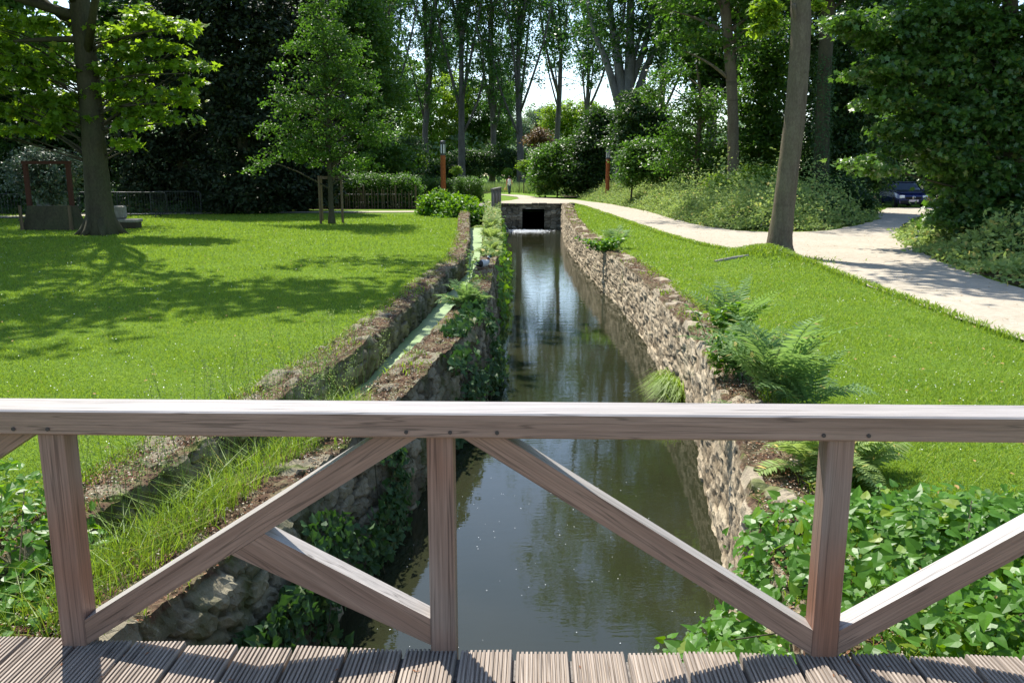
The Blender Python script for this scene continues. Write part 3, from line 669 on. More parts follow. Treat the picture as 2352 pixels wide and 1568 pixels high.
# --- poplars
def poplar(seed, H=30, r=.38, fork=10, spread=3.6, size=.30, nclu=300, per=34, lm='leaf_poplar', bm='bark_pop', name='poplar_tree', zleaf=8):
    global RNG
    RNG = np.random.default_rng(seed); root = thing(name, (0, 0, 0), 'x', 'tree')
    pts = [(0, 0, -.2), (RNG.normal()*.1, 0, 2), (RNG.normal()*.25, 0, fork*.6), (RNG.normal()*.4, RNG.normal()*.3, fork), (RNG.normal()*.6, 0, H*.6), (RNG.normal()*.8, 0, H)]
    rs = [r*1.3, r, r*.88, r*.78, r*.45, r*.06]; L_ = []; C = []
    P = np.array(pts)
    for i in range(12):
        z = RNG.uniform(fork*.6, H*.75); p = [np.interp(z, P[:, 2], P[:, 0]), np.interp(z, P[:, 2], P[:, 1]), z]; a = RNG.uniform(0, 6.28); l = RNG.uniform(.35, .75)*(H-z)*.9+2
        e = [p[0]+math.cos(a)*spread*RNG.uniform(.5, 1.1), p[1]+math.sin(a)*spread*RNG.uniform(.5, 1.1), z+l]
        lp, lr = limb(p, e, r*RNG.uniform(.3, .58), .04, .10, 8); L_.append((lp, lr))
        for q in range(5):
            t = RNG.uniform(.25, 1); c = lp[int(t*7)]; d = c+RNG.normal(size=3)*[1.3, 1.3, .8]; L_.append(limb(c, d, .05, .015)); 
        for t in RNG.uniform(.1, 1.05, nclu//14): 
            c = lp[min(7, int(t*7))]; C.append(c+RNG.normal(size=3)*[1.0, 1.0, .9])
    while len(C) < nclu: 
        z = RNG.uniform(fork*.75, H); C.append(np.array([np.interp(z, P[:, 2], P[:, 0]), np.interp(z, P[:, 2], P[:, 1]), z])+RNG.normal(size=3)*[1.1, 1.1, .6])
    C = np.array(C); C = C[C[:, 2] > zleaf+RNG.uniform(-1.5, 1.5, len(C))]; Pq, Nn, s_ = cluster_leaves(C, unit(RNG.normal(size=C.shape)), per, .72, size, flat=.8, up=.5); leaves('crown', Pq, Nn, s_, M[lm], root)
    trunk_mesh(pts, rs, L_, M[bm], root, n=10, dens=5); return root
poplars = [poplar(101, per=40), poplar(202, 28, .34, 12, 3.6, zleaf=13.5), poplar(303, 32, .42, 9, 4.4, zleaf=10, per=38)]
POP = [(985, 122, 0, 1.25), (1060, 118, 2, 1.25), (1130, 124, 0, 1.2), (1197, 118, 2, 1.22), (1278, 132, 1, 1.35), (1345, 146, 1, 1.25), (905, 104, 2, 1.1), (880, 78, 1, .85), (820, 118, 0, 1.25), (1520, 122, 2, 1.25), (760, 128, 1, 1.25), (1600, 136, 0, 1.25), (1168, 175, 0, 1.1), (1020, 165, 2, 1.2)]
POPL = ['poplar directly behind the left lamp post, forking low', 'poplar second to the right of the left lamp post', 'poplar third to the right of the left lamp post', 'poplar with clean curved stem above the walking person', 'poplar with a steep fork just right of the walker, against white sky',
        'slim poplar against white sky left of the multi stemmed giant', 'thick poplar between the young lawn tree and left lamp post', 'pale barked trunk just behind the hedge left of the lamp post', 'poplar half hidden behind the young lawn tree crown', 'poplar behind the multi stemmed giant on its right side',
        'farthest left poplar hidden behind the young lawn tree', 'far poplar behind the loose light green ash', 'small far poplar left of the curved stem above the walker', 'small far poplar between the first two right of the lamp post']
used = set()
for i, (px, Yd, k, sc) in enumerate(POP):
    o = poplars[k] if k not in used else copy_tree(poplars[k]); used.add(k)
    p = PX(px, 400, Yd); o.location = (p[0], Yd, 0); o.rotation_euler = (0, 0, i*2.1); o.scale = (sc, sc, sc)
    tag(o, POPL[i], 'tree', 'tall poplars in a row beyond the path')
# --- multi stemmed giant
RNG = np.random.default_rng(5); Y = 76
root = thing('poplar_tree', PX(1440, 452, Y), 'giant multi stemmed tree with pale grey limbs right of the sky gap', 'tree')
s = Y/F
ex = []
def stem(pp, r0, r1):
    P = Tp(Y, *pp); P = [np.array(p)+[0, RNG.normal()*.3, 0] for p in P]; t = np.linspace(0, 1, len(P)); tt = np.linspace(0, 1, 14); P = np.array(P)
    ex.append((np.stack([np.interp(tt, t, P[:, k]) for k in range(3)], 1), np.linspace(r0, r1, 14))); return ex[-1][0]
st = [stem([(1425, 260), (1395, 150), (1368, 85), (1352, 20), (1340, -100), (1330, -350)], 9*s, 2*s), stem([(1430, 240), (1418, 130), (1405, 50), (1398, -60), (1390, -450)], 13*s, 2*s),
      stem([(1440, 260), (1446, 130), (1450, 0), (1460, -300), (1465, -550)], 14*s, 2*s), stem([(1450, 250), (1485, 150), (1530, 60), (1570, -40), (1620, -250)], 9*s, 2*s),
      stem([(1448, 200), (1480, 110), (1500, 20), (1515, -200)], 9*s, 2*s), stem([(1460, 260), (1520, 200), (1590, 120), (1640, 60), (1700, -60)], 6*s, 1.5*s), stem([(1440, 200), (1465, 100), (1500, 0), (1560, -150)], 6*s, 2*s), stem([(1415, 110), (1430, 50), (1440, -30)], 5*s, 2*s)]
trunk_mesh([PX(1440, 456, Y), PX(1438, 380, Y), PX(1434, 300, Y), PX(1436, 230, Y)], [26*s, 23*s, 22*s, 15*s], ex, M['bark_grey'], root, n=14)
C = []
for q in st:
    for i in range(60): C.append(q[RNG.integers(3, 14)]+RNG.normal(size=3)*[2.0, 1.8, 1.5])
C = np.array(C); C = C[(C[:, 2] > 11)]
Cb, _ = blob_clusters([Bp(1500, -80, Y, 200, 120, 5), Bp(1430, -300, Y, 220, 200, 6), Bp(1600, -250, Y, 150, 150, 5), Bp(1540, 90, Y, 60, 50, 2), Bp(1480, 60, Y, 40, 40, 2)], 500, .2)
C = np.concatenate([C, Cb]); P, Nn, s_ = cluster_leaves(C, unit(RNG.normal(size=C.shape)), 40, .8, .3, flat=.7); leaves('crown', P, Nn, s_, M['leaf_poplar'], root)
# grey trunks right of it
for (pp, lab) in (([(1634, 430), (1634, 300), (1635, 150), (1637, 0), (1640, -200)], 'pale grey trunk seen in the gap left of the slim dark trunk'), ([(1678, 430), (1682, 260), (1690, 150), (1702, 0), (1715, -200)], 'pale grey trunk leaning right just behind the slim dark trunk')):
    Yg = 70 if 'leaning' in lab else 66; P = Tp(Yg, *pp); P[0] = (P[0][0], Yg, -.1)
    tree('poplar_tree', lab, 'tree', P, [.42, .40, .36, .34, .2], [Bp(pp[3][0]+20, -60, Yg, 110, 60, 3), Bp(pp[3][0], -200, Yg, 130, 100, 4)], 160, 36, .9, .3, M['leaf_poplar'], M['bark_grey'], 8, .1, group='pale grey trunks behind the slim tree')
# --- generic dense trees / shrubs
def mass(name, label, cat, base, blobs, n, per, cr, size, lm, group=None, bm='bark_dark', nl=8, tmpl=T_DIAMOND, tr=.14, zmin=.02, **kw):
    B = np.array(blobs); top = B[:, 2].max(); pts = [(base[0], base[1], -.1), (base[0]+.1, base[1], top*.5), (base[0], base[1], top)]
    return tree(name, label, cat, pts, [tr*1.3, tr, tr*.3], blobs, n, per, cr, size, M[lm], M[bm], nl, tr*.5, group, tmpl, tn=8, zmin=zmin, **kw)
# dark yews
for i, (x, Yd, hw_, bls) in enumerate([(420, 44, 0, [(400, 100, 80, 120), (430, 250, 90, 120), (410, 400, 100, 90), (440, -60, 70, 100), (330, 330, 70, 130)]),
                                   (560, 42, 0, [(540, 150, 80, 130), (570, 300, 90, 120), (560, 420, 110, 75), (520, 0, 60, 90), (610, 60, 50, 90)]),
                                   (690, 45, 0, [(680, 200, 70, 140), (700, 350, 80, 120), (680, 430, 90, 60), (690, 40, 60, 90)])]):
    lab = ['black green yew directly right of the thick lawn trunk', 'tallest dark yew in the middle of the shaded thicket', 'dark yew just left of the staked young tree'][i]
    mass('yew_tree', lab, 'tree', (PX(x, 400, Yd)[0], Yd), [Bp(a, b_, Yd, c_, d_, 1.8) for a, b_, c_, d_ in bls], 620, 46, .6, .24, 'leaf_yew', 'dark yews behind the left lawn', tr=.25)
# woodland masses (custom silhouettes)
W = [
 ('broadleaf_tree', 'leafy woodland tree at the far left edge behind the thick trunk', (60, 46), [(60, 250, 110, 120), (150, 330, 110, 90), (0, 400, 120, 80), (250, 300, 70, 120), (120, 420, 140, 60)], 620, .30, 'leaf_dark', 1.6),
 ('broadleaf_tree', 'distant pale tree crown glimpsed through the upper left sprays', (120, 70), [(60, 120, 60, 60), (130, 140, 60, 50), (-40, 160, 100, 80), (260, 60, 60, 80)], 320, .34, 'leaf_mid', 2.5),
 ('shrub', 'grey green leafed shrub behind the rusty frame on the left', (110, 34), [(100, 370, 65, 32), (60, 410, 45, 40), (150, 395, 40, 45), (110, 430, 60, 40)], 190, .15, 'leaf_grey', 1.1),
 ('broadleaf_tree', 'mid green tree filling the space right of the staked young tree', (850, 62), [(840, 80, 60, 90), (870, 200, 60, 90), (850, 330, 80, 80), (800, 20, 60, 60), (900, 380, 60, 50)], 420, .27, 'leaf_mid', 2),
 ('broadleaf_tree', 'sunlit green tree low behind the left lamp post', (990, 150), [(970, 260, 60, 80), (1030, 230, 60, 60), (990, 330, 90, 50), (930, 200, 45, 60)], 480, .46, 'leaf_bright', 4),
 ('broadleaf_tree', 'sunlit green tree between the trunks of the poplar row', (1100, 155), [(1090, 250, 55, 70), (1140, 290, 45, 50), (1100, 330, 70, 40), (1150, 220, 26, 40)], 480, .46, 'leaf_mid', 4),
 ('shrub', 'dark rounded shrub mass behind the meadow left of the walker', (1090, 121), [(1080, 375, 60, 32), (1140, 370, 60, 36), (1040, 385, 45, 28), (1190, 378, 50, 30), (1000, 395, 60, 30)], 560, .3, 'leaf_dark', 2),
 ('shrub', 'dark bush under the pale barked trunk behind the fence', (900, 74), [(890, 380, 60, 45), (940, 365, 45, 50), (850, 400, 60, 30)], 280, .22, 'leaf_dark', 1.8),
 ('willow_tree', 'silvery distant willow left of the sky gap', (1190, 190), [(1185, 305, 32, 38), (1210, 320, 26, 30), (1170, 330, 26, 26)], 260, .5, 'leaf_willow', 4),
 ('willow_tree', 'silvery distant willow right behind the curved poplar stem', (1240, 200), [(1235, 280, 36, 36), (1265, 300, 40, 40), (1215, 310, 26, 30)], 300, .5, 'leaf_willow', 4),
 ('broadleaf_tree', 'pale green far tree with rounded top under the sky gap', (1300, 160), [(1300, 265, 34, 34), (1270, 275, 30, 34), (1330, 285, 40, 40), (1350, 250, 20, 20)], 260, .45, 'leaf_bright', 4),
 ('shrub', 'small coppery brown bush behind the big canal side shrub', (1235, 84), [(1240, 306, 13, 12), (1225, 322, 14, 12), (1250, 320, 14, 14)], 60, .24, 'leaf_copper', 1.2),
 ('shrub', 'big feathery dark green shrub right of the walking person', (1280, 72), [(1275, 385, 48, 50), (1250, 402, 32, 42), (1310, 358, 50, 48), (1250, 362, 22, 22), (1330, 400, 60, 45)], 520, .24, 'leaf_mid', 2.2),
 ('shrub', 'tall dark shrub left of the right lamp post', (1360, 70), [(1362, 345, 42, 60), (1388, 285, 32, 34), (1345, 390, 50, 50), (1368, 262, 16, 12)], 480, .24, 'leaf_dark', 2),
 ('broadleaf_tree', 'dark bushy tree just right of the right lamp post', (1470, 62), [(1450, 330, 55, 60), (1490, 290, 60, 60), (1460, 260, 50, 50), (1520, 350, 60, 50)], 420, .24, 'leaf_dark', 2),
 ('shrub', 'lit leafy shrub beside the right lamp post', (1450, 52), [(1468, 365, 50, 36), (1515, 385, 55, 32), (1448, 400, 22, 24), (1485, 340, 40, 20)], 330, .19, 'leaf_mid', 1.4),
 ('shrub', 'bright yellow green bush behind the slim dark trunk', (1730, 40), [(1730, 420, 40, 36), (1760, 440, 34, 34), (1705, 440, 30, 32), (1650, 430, 30, 26)], 260, .15, 'leaf_bright', 1),
 ('broadleaf_tree', 'green tree filling the gap between the two right trunks', (1740, 46), [(1740, 220, 50, 80), (1730, 330, 60, 60), (1770, 120, 45, 80), (1780, 300, 40, 80)], 420, .22, 'leaf_mid', 1.6),
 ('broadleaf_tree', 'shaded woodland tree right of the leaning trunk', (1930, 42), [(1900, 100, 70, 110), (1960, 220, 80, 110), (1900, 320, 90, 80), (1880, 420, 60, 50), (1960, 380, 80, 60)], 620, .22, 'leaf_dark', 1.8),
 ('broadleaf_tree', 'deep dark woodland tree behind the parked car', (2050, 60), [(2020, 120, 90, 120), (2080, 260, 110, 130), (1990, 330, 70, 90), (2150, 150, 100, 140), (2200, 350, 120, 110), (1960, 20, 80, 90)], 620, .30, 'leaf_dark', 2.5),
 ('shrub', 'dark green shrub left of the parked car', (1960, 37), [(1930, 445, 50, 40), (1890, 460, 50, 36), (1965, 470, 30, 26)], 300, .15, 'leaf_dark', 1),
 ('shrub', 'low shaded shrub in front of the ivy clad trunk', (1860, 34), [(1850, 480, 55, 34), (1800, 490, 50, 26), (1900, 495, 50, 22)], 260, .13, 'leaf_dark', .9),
]
for nm, lab, (bx, Yd), bls, n_, sz, lm, dr in W:
    mass(nm, lab, 'shrub' if nm == 'shrub' else 'tree', (PX(bx, 400, Yd)[0], Yd), [Bp(a, b_, Yd, c_, d_, dr) for a, b_, c_, d_ in bls], n_, 44, sz*2.6, sz, lm, tr=.05 if nm == 'shrub' else .22)
# ivy clad trunk
Y = 39
pts = [PX(1886, 500, Y)]+Tp(Y, (1886, 400), (1890, 250), (1897, 100), (1902, 0), (1905, -150)); rs = [.42, .35, .31, .3, .29, .2]
root = tree('broadleaf_tree', 'trunk wrapped in dark ivy in the shade right of the leaning tree', 'tree', pts, rs, [Bp(1900, -60, Y, 150, 60, 3), Bp(1950, -150, Y, 160, 80, 3)], 200, 36, .8, .26, M['leaf_dark'], M['bark_dark'], 10, .1)
P = np.array(pts); k = 2600; zz = RNG.uniform(0, PX(1890, 130, Y)[2], k); xx = np.interp(zz, P[:, 2], P[:, 0]); a = RNG.uniform(0, 6.28, k); rr = RNG.uniform(.34, .48, k)
leaves('ivy_cover', np.stack([xx+np.cos(a)*rr, Y+np.sin(a)*rr, zz], 1), np.stack([np.cos(a), np.sin(a), np.full(k, .4)], 1), RNG.uniform(.07, .13, k), M['leaf_ivy_dark'], root)
# right maple mass, nearer
Y = 22
pts = [PX(2330, 560, Y)]+Tp(Y, (2330, 400), (2325, 200), (2320, 0), (2310, -200)); pts[0] = (pts[0][0], Y, -.1); rs = [.3, .25, .2, .18, .1]
bls = [(2200, 60, 110, 70), (2300, 120, 110, 90), (2160, 170, 80, 60), (2250, 230, 120, 70), (2340, 300, 100, 90), (2180, 320, 90, 60), (2175, 365, 60, 40), (2260, 410, 110, 70), (2350, 470, 90, 60), (2215, 470, 60, 35), (2060, 150, 60, 50), (2075, 60, 60, 60), (2130, 270, 60, 30), (2400, 200, 100, 200), (2250, -80, 200, 80), (2190, 505, 50, 20), (2085, 345, 50, 16), (2020, 392, 50, 12), (1975, 372, 40, 10), (2060, 300, 50, 16), (2035, 230, 46, 22), (2010, 90, 50, 20), (1960, 60, 60, 24), (1990, 170, 50, 14)]
tree('maple_tree', 'dense dark maple overhanging the path at the right edge', 'tree', pts, rs, [Bp(a, b_, Y, c_, d_, 1.0) for a, b_, c_, d_ in bls], 1500, 34, .36, .135, M['leaf_maple'], M['bark_dark'], 50, .05, tmpl=T_LOBED, flat=.3, shell=.35, zmin=.1)
# extra backdrop trees off the sides (seen in reflections, shade the lawn)
def generic(seed, lm, size=.4):
    global RNG
    RNG = np.random.default_rng(seed); bl = []
    for i in range(12):
        z = RNG.uniform(4, 17); a = RNG.uniform(0, 6.28); rr = 3.2*math.sin(math.pi*min(1, (z-1)/17))
        bl.append((math.cos(a)*rr, math.sin(a)*rr, z, RNG.uniform(1.8, 3), RNG.uniform(1.8, 3), RNG.uniform(1.3, 2.3)))
    return tree('broadleaf_tree', 'x', 'tree', [(0, 0, -.1), (.1, 0, 5), (0, .2, 16)], [.4, .3, .06], bl, 420, 40, 1.0, size, M[lm], M['bark_dark'], 24, .1)
gens = [generic(21, 'leaf_dark'), generic(22, 'leaf_mid'), generic(23, 'leaf_dark')]
GEN = [(-34, 50, 0, 1.1, 'woodland tree far behind the steel barriers at the left edge'), (-22, 58, 2, 1.2, 'woodland tree behind the yews on their left'), (-13, 66, 0, 1.2, 'woodland tree behind the tallest yew'), (-20, 74, 1, 1.1, 'far tree whose top shows between yew crowns'),
       (16, 62, 1, 1.1, 'woodland tree behind the light green ash'), (24, 58, 2, 1.2, 'woodland tree behind the shaded wood on the right'), (34, 62, 0, 1.3, 'woodland tree behind the maple at the right edge'), (41, 48, 2, 1.2, 'woodland tree deep behind the right verge'), (-26, 40, 1, .9, 'woodland tree left of the rusty frame'),
       (-20, 17, 0, 1.0, 'shade tree standing just outside the lawn on the left'), (-9.5, 33, 1, .75, 'x')]
used = set()
for i, (x, y, k, sc, lab) in enumerate(GEN[:-1]):
    o = gens[k] if k not in used else copy_tree(gens[k]); used.add(k)
    o.location = (x, y, 0); o.rotation_euler = (0, 0, i*1.7); o.scale = (sc,)*3; tag(o, lab, 'tree', 'woodland trees closing the background')
# ------------------------------------------------------------------ ground cover, verges, hedges
RNG = np.random.default_rng(77)
def sample_poly(P, n):
    P = np.array(P); lo, hi = P.min(0), P.max(0); out = []
    while sum(len(o) for o in out) < n:
        q = RNG.uniform(lo, hi, (n*2, 2)); out.append(q[inpoly(q[:, 0], q[:, 1], P)])
    return np.concatenate(out)[:n]
def edge_dist(q, P):
    P = np.array(P); d = np.full(len(q), 1e9)
    for a, b in zip(P, np.roll(P, -1, 0)):
        ab = b-a; t = np.clip(((q-a)@ab)/(ab@ab+1e-9), 0, 1); d = np.minimum(d, np.linalg.norm(q-a-t[:, None]*ab, axis=1))
    return d
def nz(x, y, s):
    return (np.sin(x*s+1.7*np.sin(y*s*.7))+np.sin(y*s*1.3+1.1*np.sin(x*s*.9+2)))*.25+.5
def cover(name, label, poly, n, h0, h1, ramp_, size, m, kind='stuff', per=14, z0=0., tmpl=T_DIAMOND, cl=.16, cat=None, ns=1.1):
    q = sample_poly(poly, n); d = edge_dist(q, poly); H = (h0+(h1-h0)*np.clip(d/ramp_, 0, 1))*(.45+.8*nz(q[:, 0], q[:, 1], ns))*RNG.uniform(.7, 1.25, n)
    k = per; x = np.repeat(q, k, 0)+RNG.normal(size=(n*k, 2))*cl; z = z0+np.repeat(H, k)*RNG.random(n*k)**.55
    P = np.column_stack([x, z]); Nn = RNG.normal(size=P.shape)*.6+[0, -.25, .8]
    return tag(leaves(name, P, Nn, size*RNG.uniform(.6, 1.4, len(P)), M[m], None, tmpl), label, cat, kind=kind)
g2 = lambda *p: [G(*q)[:2] for q in p]
bd = [(1335, 457), (1400, 467), (1480, 482), (1550, 502), (1620, 519), (1700, 529), (1770, 531), (1850, 530), (1900, 527), (1960, 517), (2003, 507)]
cover('verge_undergrowth', 'pale green waist high undergrowth along the far side of the path', g2(*bd, (2010, 486), (1900, 482), (1760, 480), (1640, 470), (1500, 455), (1400, 448), (1330, 447)), 9500, .12, 1.3, 1.6, .115, 'leaf_verge', ns=1.7)
cover('verge_undergrowth', 'darker low bramble under the slim tree by the path bend', g2((1600, 510), (1700, 527), (1770, 530), (1850, 528), (1960, 515), (1960, 500), (1800, 500), (1620, 495)), 2600, .1, .6, 1.0, .10, 'leaf_dark')
rb = [(2066, 546), (2098, 570), (2150, 594), (2225, 622), (2300, 646), (2360, 662), (2600, 735), (3000, 800), (3000, 480), (2352, 495), (2190, 505), (2130, 515), (2080, 530)]
cover('verge_undergrowth', 'nettle and bramble undergrowth on the right side of the path', g2(*rb), 9000, .10, 1.0, 1.5, .11, 'leaf_verge', tmpl=T_FOLD, per=12)
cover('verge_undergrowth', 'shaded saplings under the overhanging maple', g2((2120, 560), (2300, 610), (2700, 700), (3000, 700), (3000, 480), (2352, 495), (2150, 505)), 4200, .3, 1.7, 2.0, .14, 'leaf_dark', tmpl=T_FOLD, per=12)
cover('verge_saplings', 'taller lit nettle and sapling stems rising above the verge', g2(*bd[2:], (2010, 490), (1760, 486), (1500, 462)), 420, .9, 2.2, 1.6, .12, 'leaf_verge', per=26, tmpl=T_FOLD, ns=2.1)
# woodland floor sheets and their undergrowth
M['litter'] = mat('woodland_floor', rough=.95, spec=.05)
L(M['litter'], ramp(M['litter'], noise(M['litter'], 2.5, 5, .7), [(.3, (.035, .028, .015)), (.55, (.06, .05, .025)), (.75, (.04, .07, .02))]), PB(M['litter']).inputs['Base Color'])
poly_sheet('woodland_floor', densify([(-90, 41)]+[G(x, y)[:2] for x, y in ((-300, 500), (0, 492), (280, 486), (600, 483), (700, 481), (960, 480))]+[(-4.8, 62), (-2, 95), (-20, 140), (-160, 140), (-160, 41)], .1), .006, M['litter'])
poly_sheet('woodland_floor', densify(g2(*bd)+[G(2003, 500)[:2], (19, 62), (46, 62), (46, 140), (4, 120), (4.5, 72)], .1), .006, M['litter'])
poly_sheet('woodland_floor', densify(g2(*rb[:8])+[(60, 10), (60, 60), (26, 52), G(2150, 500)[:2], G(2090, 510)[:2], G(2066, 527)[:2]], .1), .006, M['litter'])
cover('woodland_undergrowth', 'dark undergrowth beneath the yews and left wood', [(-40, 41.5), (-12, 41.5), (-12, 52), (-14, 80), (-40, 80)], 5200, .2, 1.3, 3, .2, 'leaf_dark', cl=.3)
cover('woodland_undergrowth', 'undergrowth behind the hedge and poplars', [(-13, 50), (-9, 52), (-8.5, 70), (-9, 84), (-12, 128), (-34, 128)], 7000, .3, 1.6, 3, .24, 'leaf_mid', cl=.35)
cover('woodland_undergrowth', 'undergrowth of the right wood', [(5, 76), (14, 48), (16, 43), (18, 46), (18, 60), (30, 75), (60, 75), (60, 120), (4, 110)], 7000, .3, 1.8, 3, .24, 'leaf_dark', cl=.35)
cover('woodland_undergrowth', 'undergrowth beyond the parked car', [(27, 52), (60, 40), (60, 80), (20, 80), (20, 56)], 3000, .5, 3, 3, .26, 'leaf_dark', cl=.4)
# far wood seen between the trunks
fb_ = []
for i in range(150):
    a = R(RNG.uniform(-48, 48)); d = RNG.uniform(150, 250); x, y = math.sin(a)*d, math.cos(a)*d; vx = 1176+F*x/y
    H = d*RNG.uniform(.040, .065) if 1080 < vx < 1450 else d*RNG.uniform(.05, .09)
    fb_.append((x, y, H*.5, RNG.uniform(6, 10), 6, H*.55))
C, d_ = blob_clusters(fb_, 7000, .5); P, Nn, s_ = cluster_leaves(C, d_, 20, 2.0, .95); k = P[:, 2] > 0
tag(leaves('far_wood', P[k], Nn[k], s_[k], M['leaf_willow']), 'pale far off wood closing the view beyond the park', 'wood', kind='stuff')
# meadow grass
def blades(name, q, z, H, wd, m, lean=.35, kind='stuff', label=None, cat=None, parent=None, seg=1):
    n = len(q); a = RNG.uniform(0, 6.283, n); b = RNG.uniform(0, 6.283, n); dx = np.stack([np.cos(a), np.sin(a), 0*a], 1)*wd[:, None]*.5
    ln = np.stack([np.cos(b), np.sin(b), 0*b], 1)*(H*RNG.uniform(0, lean*2, n))[:, None]; base = np.column_stack([q, z]); up = np.stack([0*a, 0*a, H], 1)
    if seg == 1:
        V = np.stack([base-dx, base+dx, base+up+ln], 1).reshape(-1, 3); Fs = np.arange(n*3).reshape(n, 3); v = RNG.random(n)
        return tag(mesh(name, V, Fs, m, parent, fattrs={'v': v}), label, cat, kind=kind)
    V = np.stack([base-dx, base+dx, base+up*.6+ln*.3-dx*.8, base+up*.6+ln*.3+dx*.8, base+up*.92+ln-dx*.1, base+up*.92+ln+dx*.1], 1).reshape(-1, 3)
    i = np.arange(n)[:, None]*6; Fs = np.concatenate([i+[0, 1, 3, 2], i+[2, 3, 5, 4]]); v = RNG.random(n)
    return tag(mesh(name, V, Fs, m, parent, fattrs={'v': np.concatenate([v, v])}), label, cat, kind=kind)
mp = g2((1106, 441.5), (1160, 441.5), (1215, 444), (1300, 450), (1400, 455), (1330, 441), (1230, 434), (1106, 434), (1100, 438)); q = sample_poly(mp, 16000)
blades('meadow_grass', q, np.zeros(len(q)), RNG.uniform(.5, 1.15, len(q)), np.full(len(q), .07), M['tallgrass'], label='tall pale meadow grass beside the walking person', cat='grass')
q = sample_poly(g2((850, 452), (1105, 447), (1105, 436), (850, 436)), 9000)
blades('meadow_grass', q, np.zeros(len(q)), RNG.uniform(.6, 1.3, len(q)), np.full(len(q), .07), M['tallgrass'], label='tall grass behind the left lamp post', cat='grass')
# hedge with paling fence
def hedge(label, x0, x1, y0, y1, H, n, size, m, dens=22, name='hedge', bulge=.25, cat='hedge'):
    t = thing(name, ((x0+x1)/2, (y0+y1)/2, 0), label, cat); C = np.column_stack([RNG.uniform(x0, x1, n), RNG.uniform(y0, y1, n), H*RNG.random(n)**.8*(.85+.3*RNG.random(n))])
    d = np.column_stack([RNG.normal(size=n)*.3, -np.ones(n)*.7, np.ones(n)*.4]); P, Nn, s_ = cluster_leaves(C, d, dens, bulge, size); leaves('foliage', P, Nn, s_, M[m], t); return t
hedge('long loose hedge growing over the pale palings on the left', -12.2, -5.4, 48.2, 49.8, 1.75, 1500, .13, 'leaf_mid', bulge=.3)
hedge('clipped square hedge end by the small plank bridge', -4.0, -2.1, 57.5, 61, 1.55, 900, .10, 'leaf_mid', bulge=.18)
hedge('dark hedge run behind the left lamp post', -8.5, -3.6, 60, 62, 1.5, 900, .12, 'leaf_mid', bulge=.25)
pf = thing('paling_fence', (-8.8, 47.6, 0), 'low weathered paling fence in front of the long hedge', 'fence')
x = -12.2; b = MB()
while x < -5.4:
    hh = random.uniform(.85, 1.25); ty = random.uniform(-.04, .04); b.box(x, x+random.uniform(.03, .05), 47.6+ty, 47.63+ty, -.02, hh); x += random.uniform(.09, .24)
b.build('paling', M['wood_stake'], pf)['kind'] = 'stuff'
MB().tube([(-12.2, 47.66, .35), (-5.4, 47.66, .35)], .012, 6).tube([(-12.2, 47.66, .8), (-5.4, 47.66, .8)], .012, 6).build('wire', M['steel'], pf)
for x in (-12.1, -10.3, -8.4, -6.6, -5.45): MB().tube([(x, 47.72, -.1), (x, 47.72, 1.3)], .05, 8).build('post', M['wood_stake'], pf)
# laurel bush over the end of the channel
t = thing('laurel_bush', (-3.2, 39.5, 0), 'glossy laurel bush hanging over the end of the duckweed channel', 'bush')
crown([Bp(1005, 470, 40, 38, 28, 1.2), Bp(1050, 478, 39, 40, 30, 1.2), Bp(1085, 498, 38, 26, 32, 1), Bp(985, 485, 40, 22, 20, .8), Bp(1092, 522, 37.5, 16, 26, .6), Bp(1030, 498, 38.5, 34, 16, .9)], 620, 34, .26, .14, M['leaf_ivy'], t, T_FOLD, 'foliage', zmin=-.5, up=.6)
b = MB()
for i in range(9): lp, lr = limb((-3.2+.25*random.random(), 39.6, 0), (-4.4+2.6*random.random(), 39.2, .7), .03, .01); b.tube(lp, lr, 6)
b.build('stem', M['bark_dark'], t)
# ------------------------------------------------------------------ small plank bridge and sluice beside the culvert
sb = thing('plank_bridge', (-1.6, 51, 0), 'small dark timber bridge with railing crossing the channel beside the culvert', 'footbridge')
for i in range(34): MB().box(-3.0, -.98+.0*i, 46.6+i*.31, 46.6+i*.31+.295, -.01, .035).build('deck_plank', M['wood_grey'], sb)
MB().box(-3.0, -.96, 46.45, 46.6, -.22, .0).box(-1.08, -.96, 46.6, 57.1, -.22, -.015).build('edge_beam', M['wood_grey'], sb)
SPL = lambda V: np.column_stack([V[:, 0]+(V[:, 1]-46.5)*.035, V[:, 1], V[:, 2]])
MB().box(-1.16, -.98, 46.5, 57.1, .97, 1.05, SPL, bev=.01).build('handrail', M['wood_grey'], sb)
for i in range(6): MB().box(-1.12, -1.02, 46.55+i*2.07, 46.66+i*2.07, -.35, .969, SPL).build('post', M['wood_grey'], sb)
for i in range(5):
    y0 = 46.66+i*2.07; b = MB(); b.tube(SPL(np.array([(-1.07, y0, .1), (-1.07, y0+1.96, .92)] if i % 2 == 0 else [(-1.07, y0, .92), (-1.07, y0+1.96, .1)])), .045, 4); b.build('brace', M['wood_grey'], sb)
sb.location = (-1.38, 41.65, .36); sb.scale = (.85, .5, .85)
pier = thing('sluice_pier', (-.9, 47.5, -1.75), 'concrete pier with dark sluice gate under the plank bridge', 'pier')
MB().box(-1.45, -.95, 46.9, 47.5, -1.95, -.23, bev=.02).build('pier_block', M['stone_culvert'], pier)
MB().box(-1.05, -.9, 47.5, 56.9, -1.95, -.24).build('side_wall', M['bed'], pier)
MB().box(-.93, -.86, 47.9, 48.5, -1.6, -.3).build('sluice_gate', M['black'], pier)
pier.location = (-.80, 39.9, -1.1); pier.scale = (.85, .5, .8)
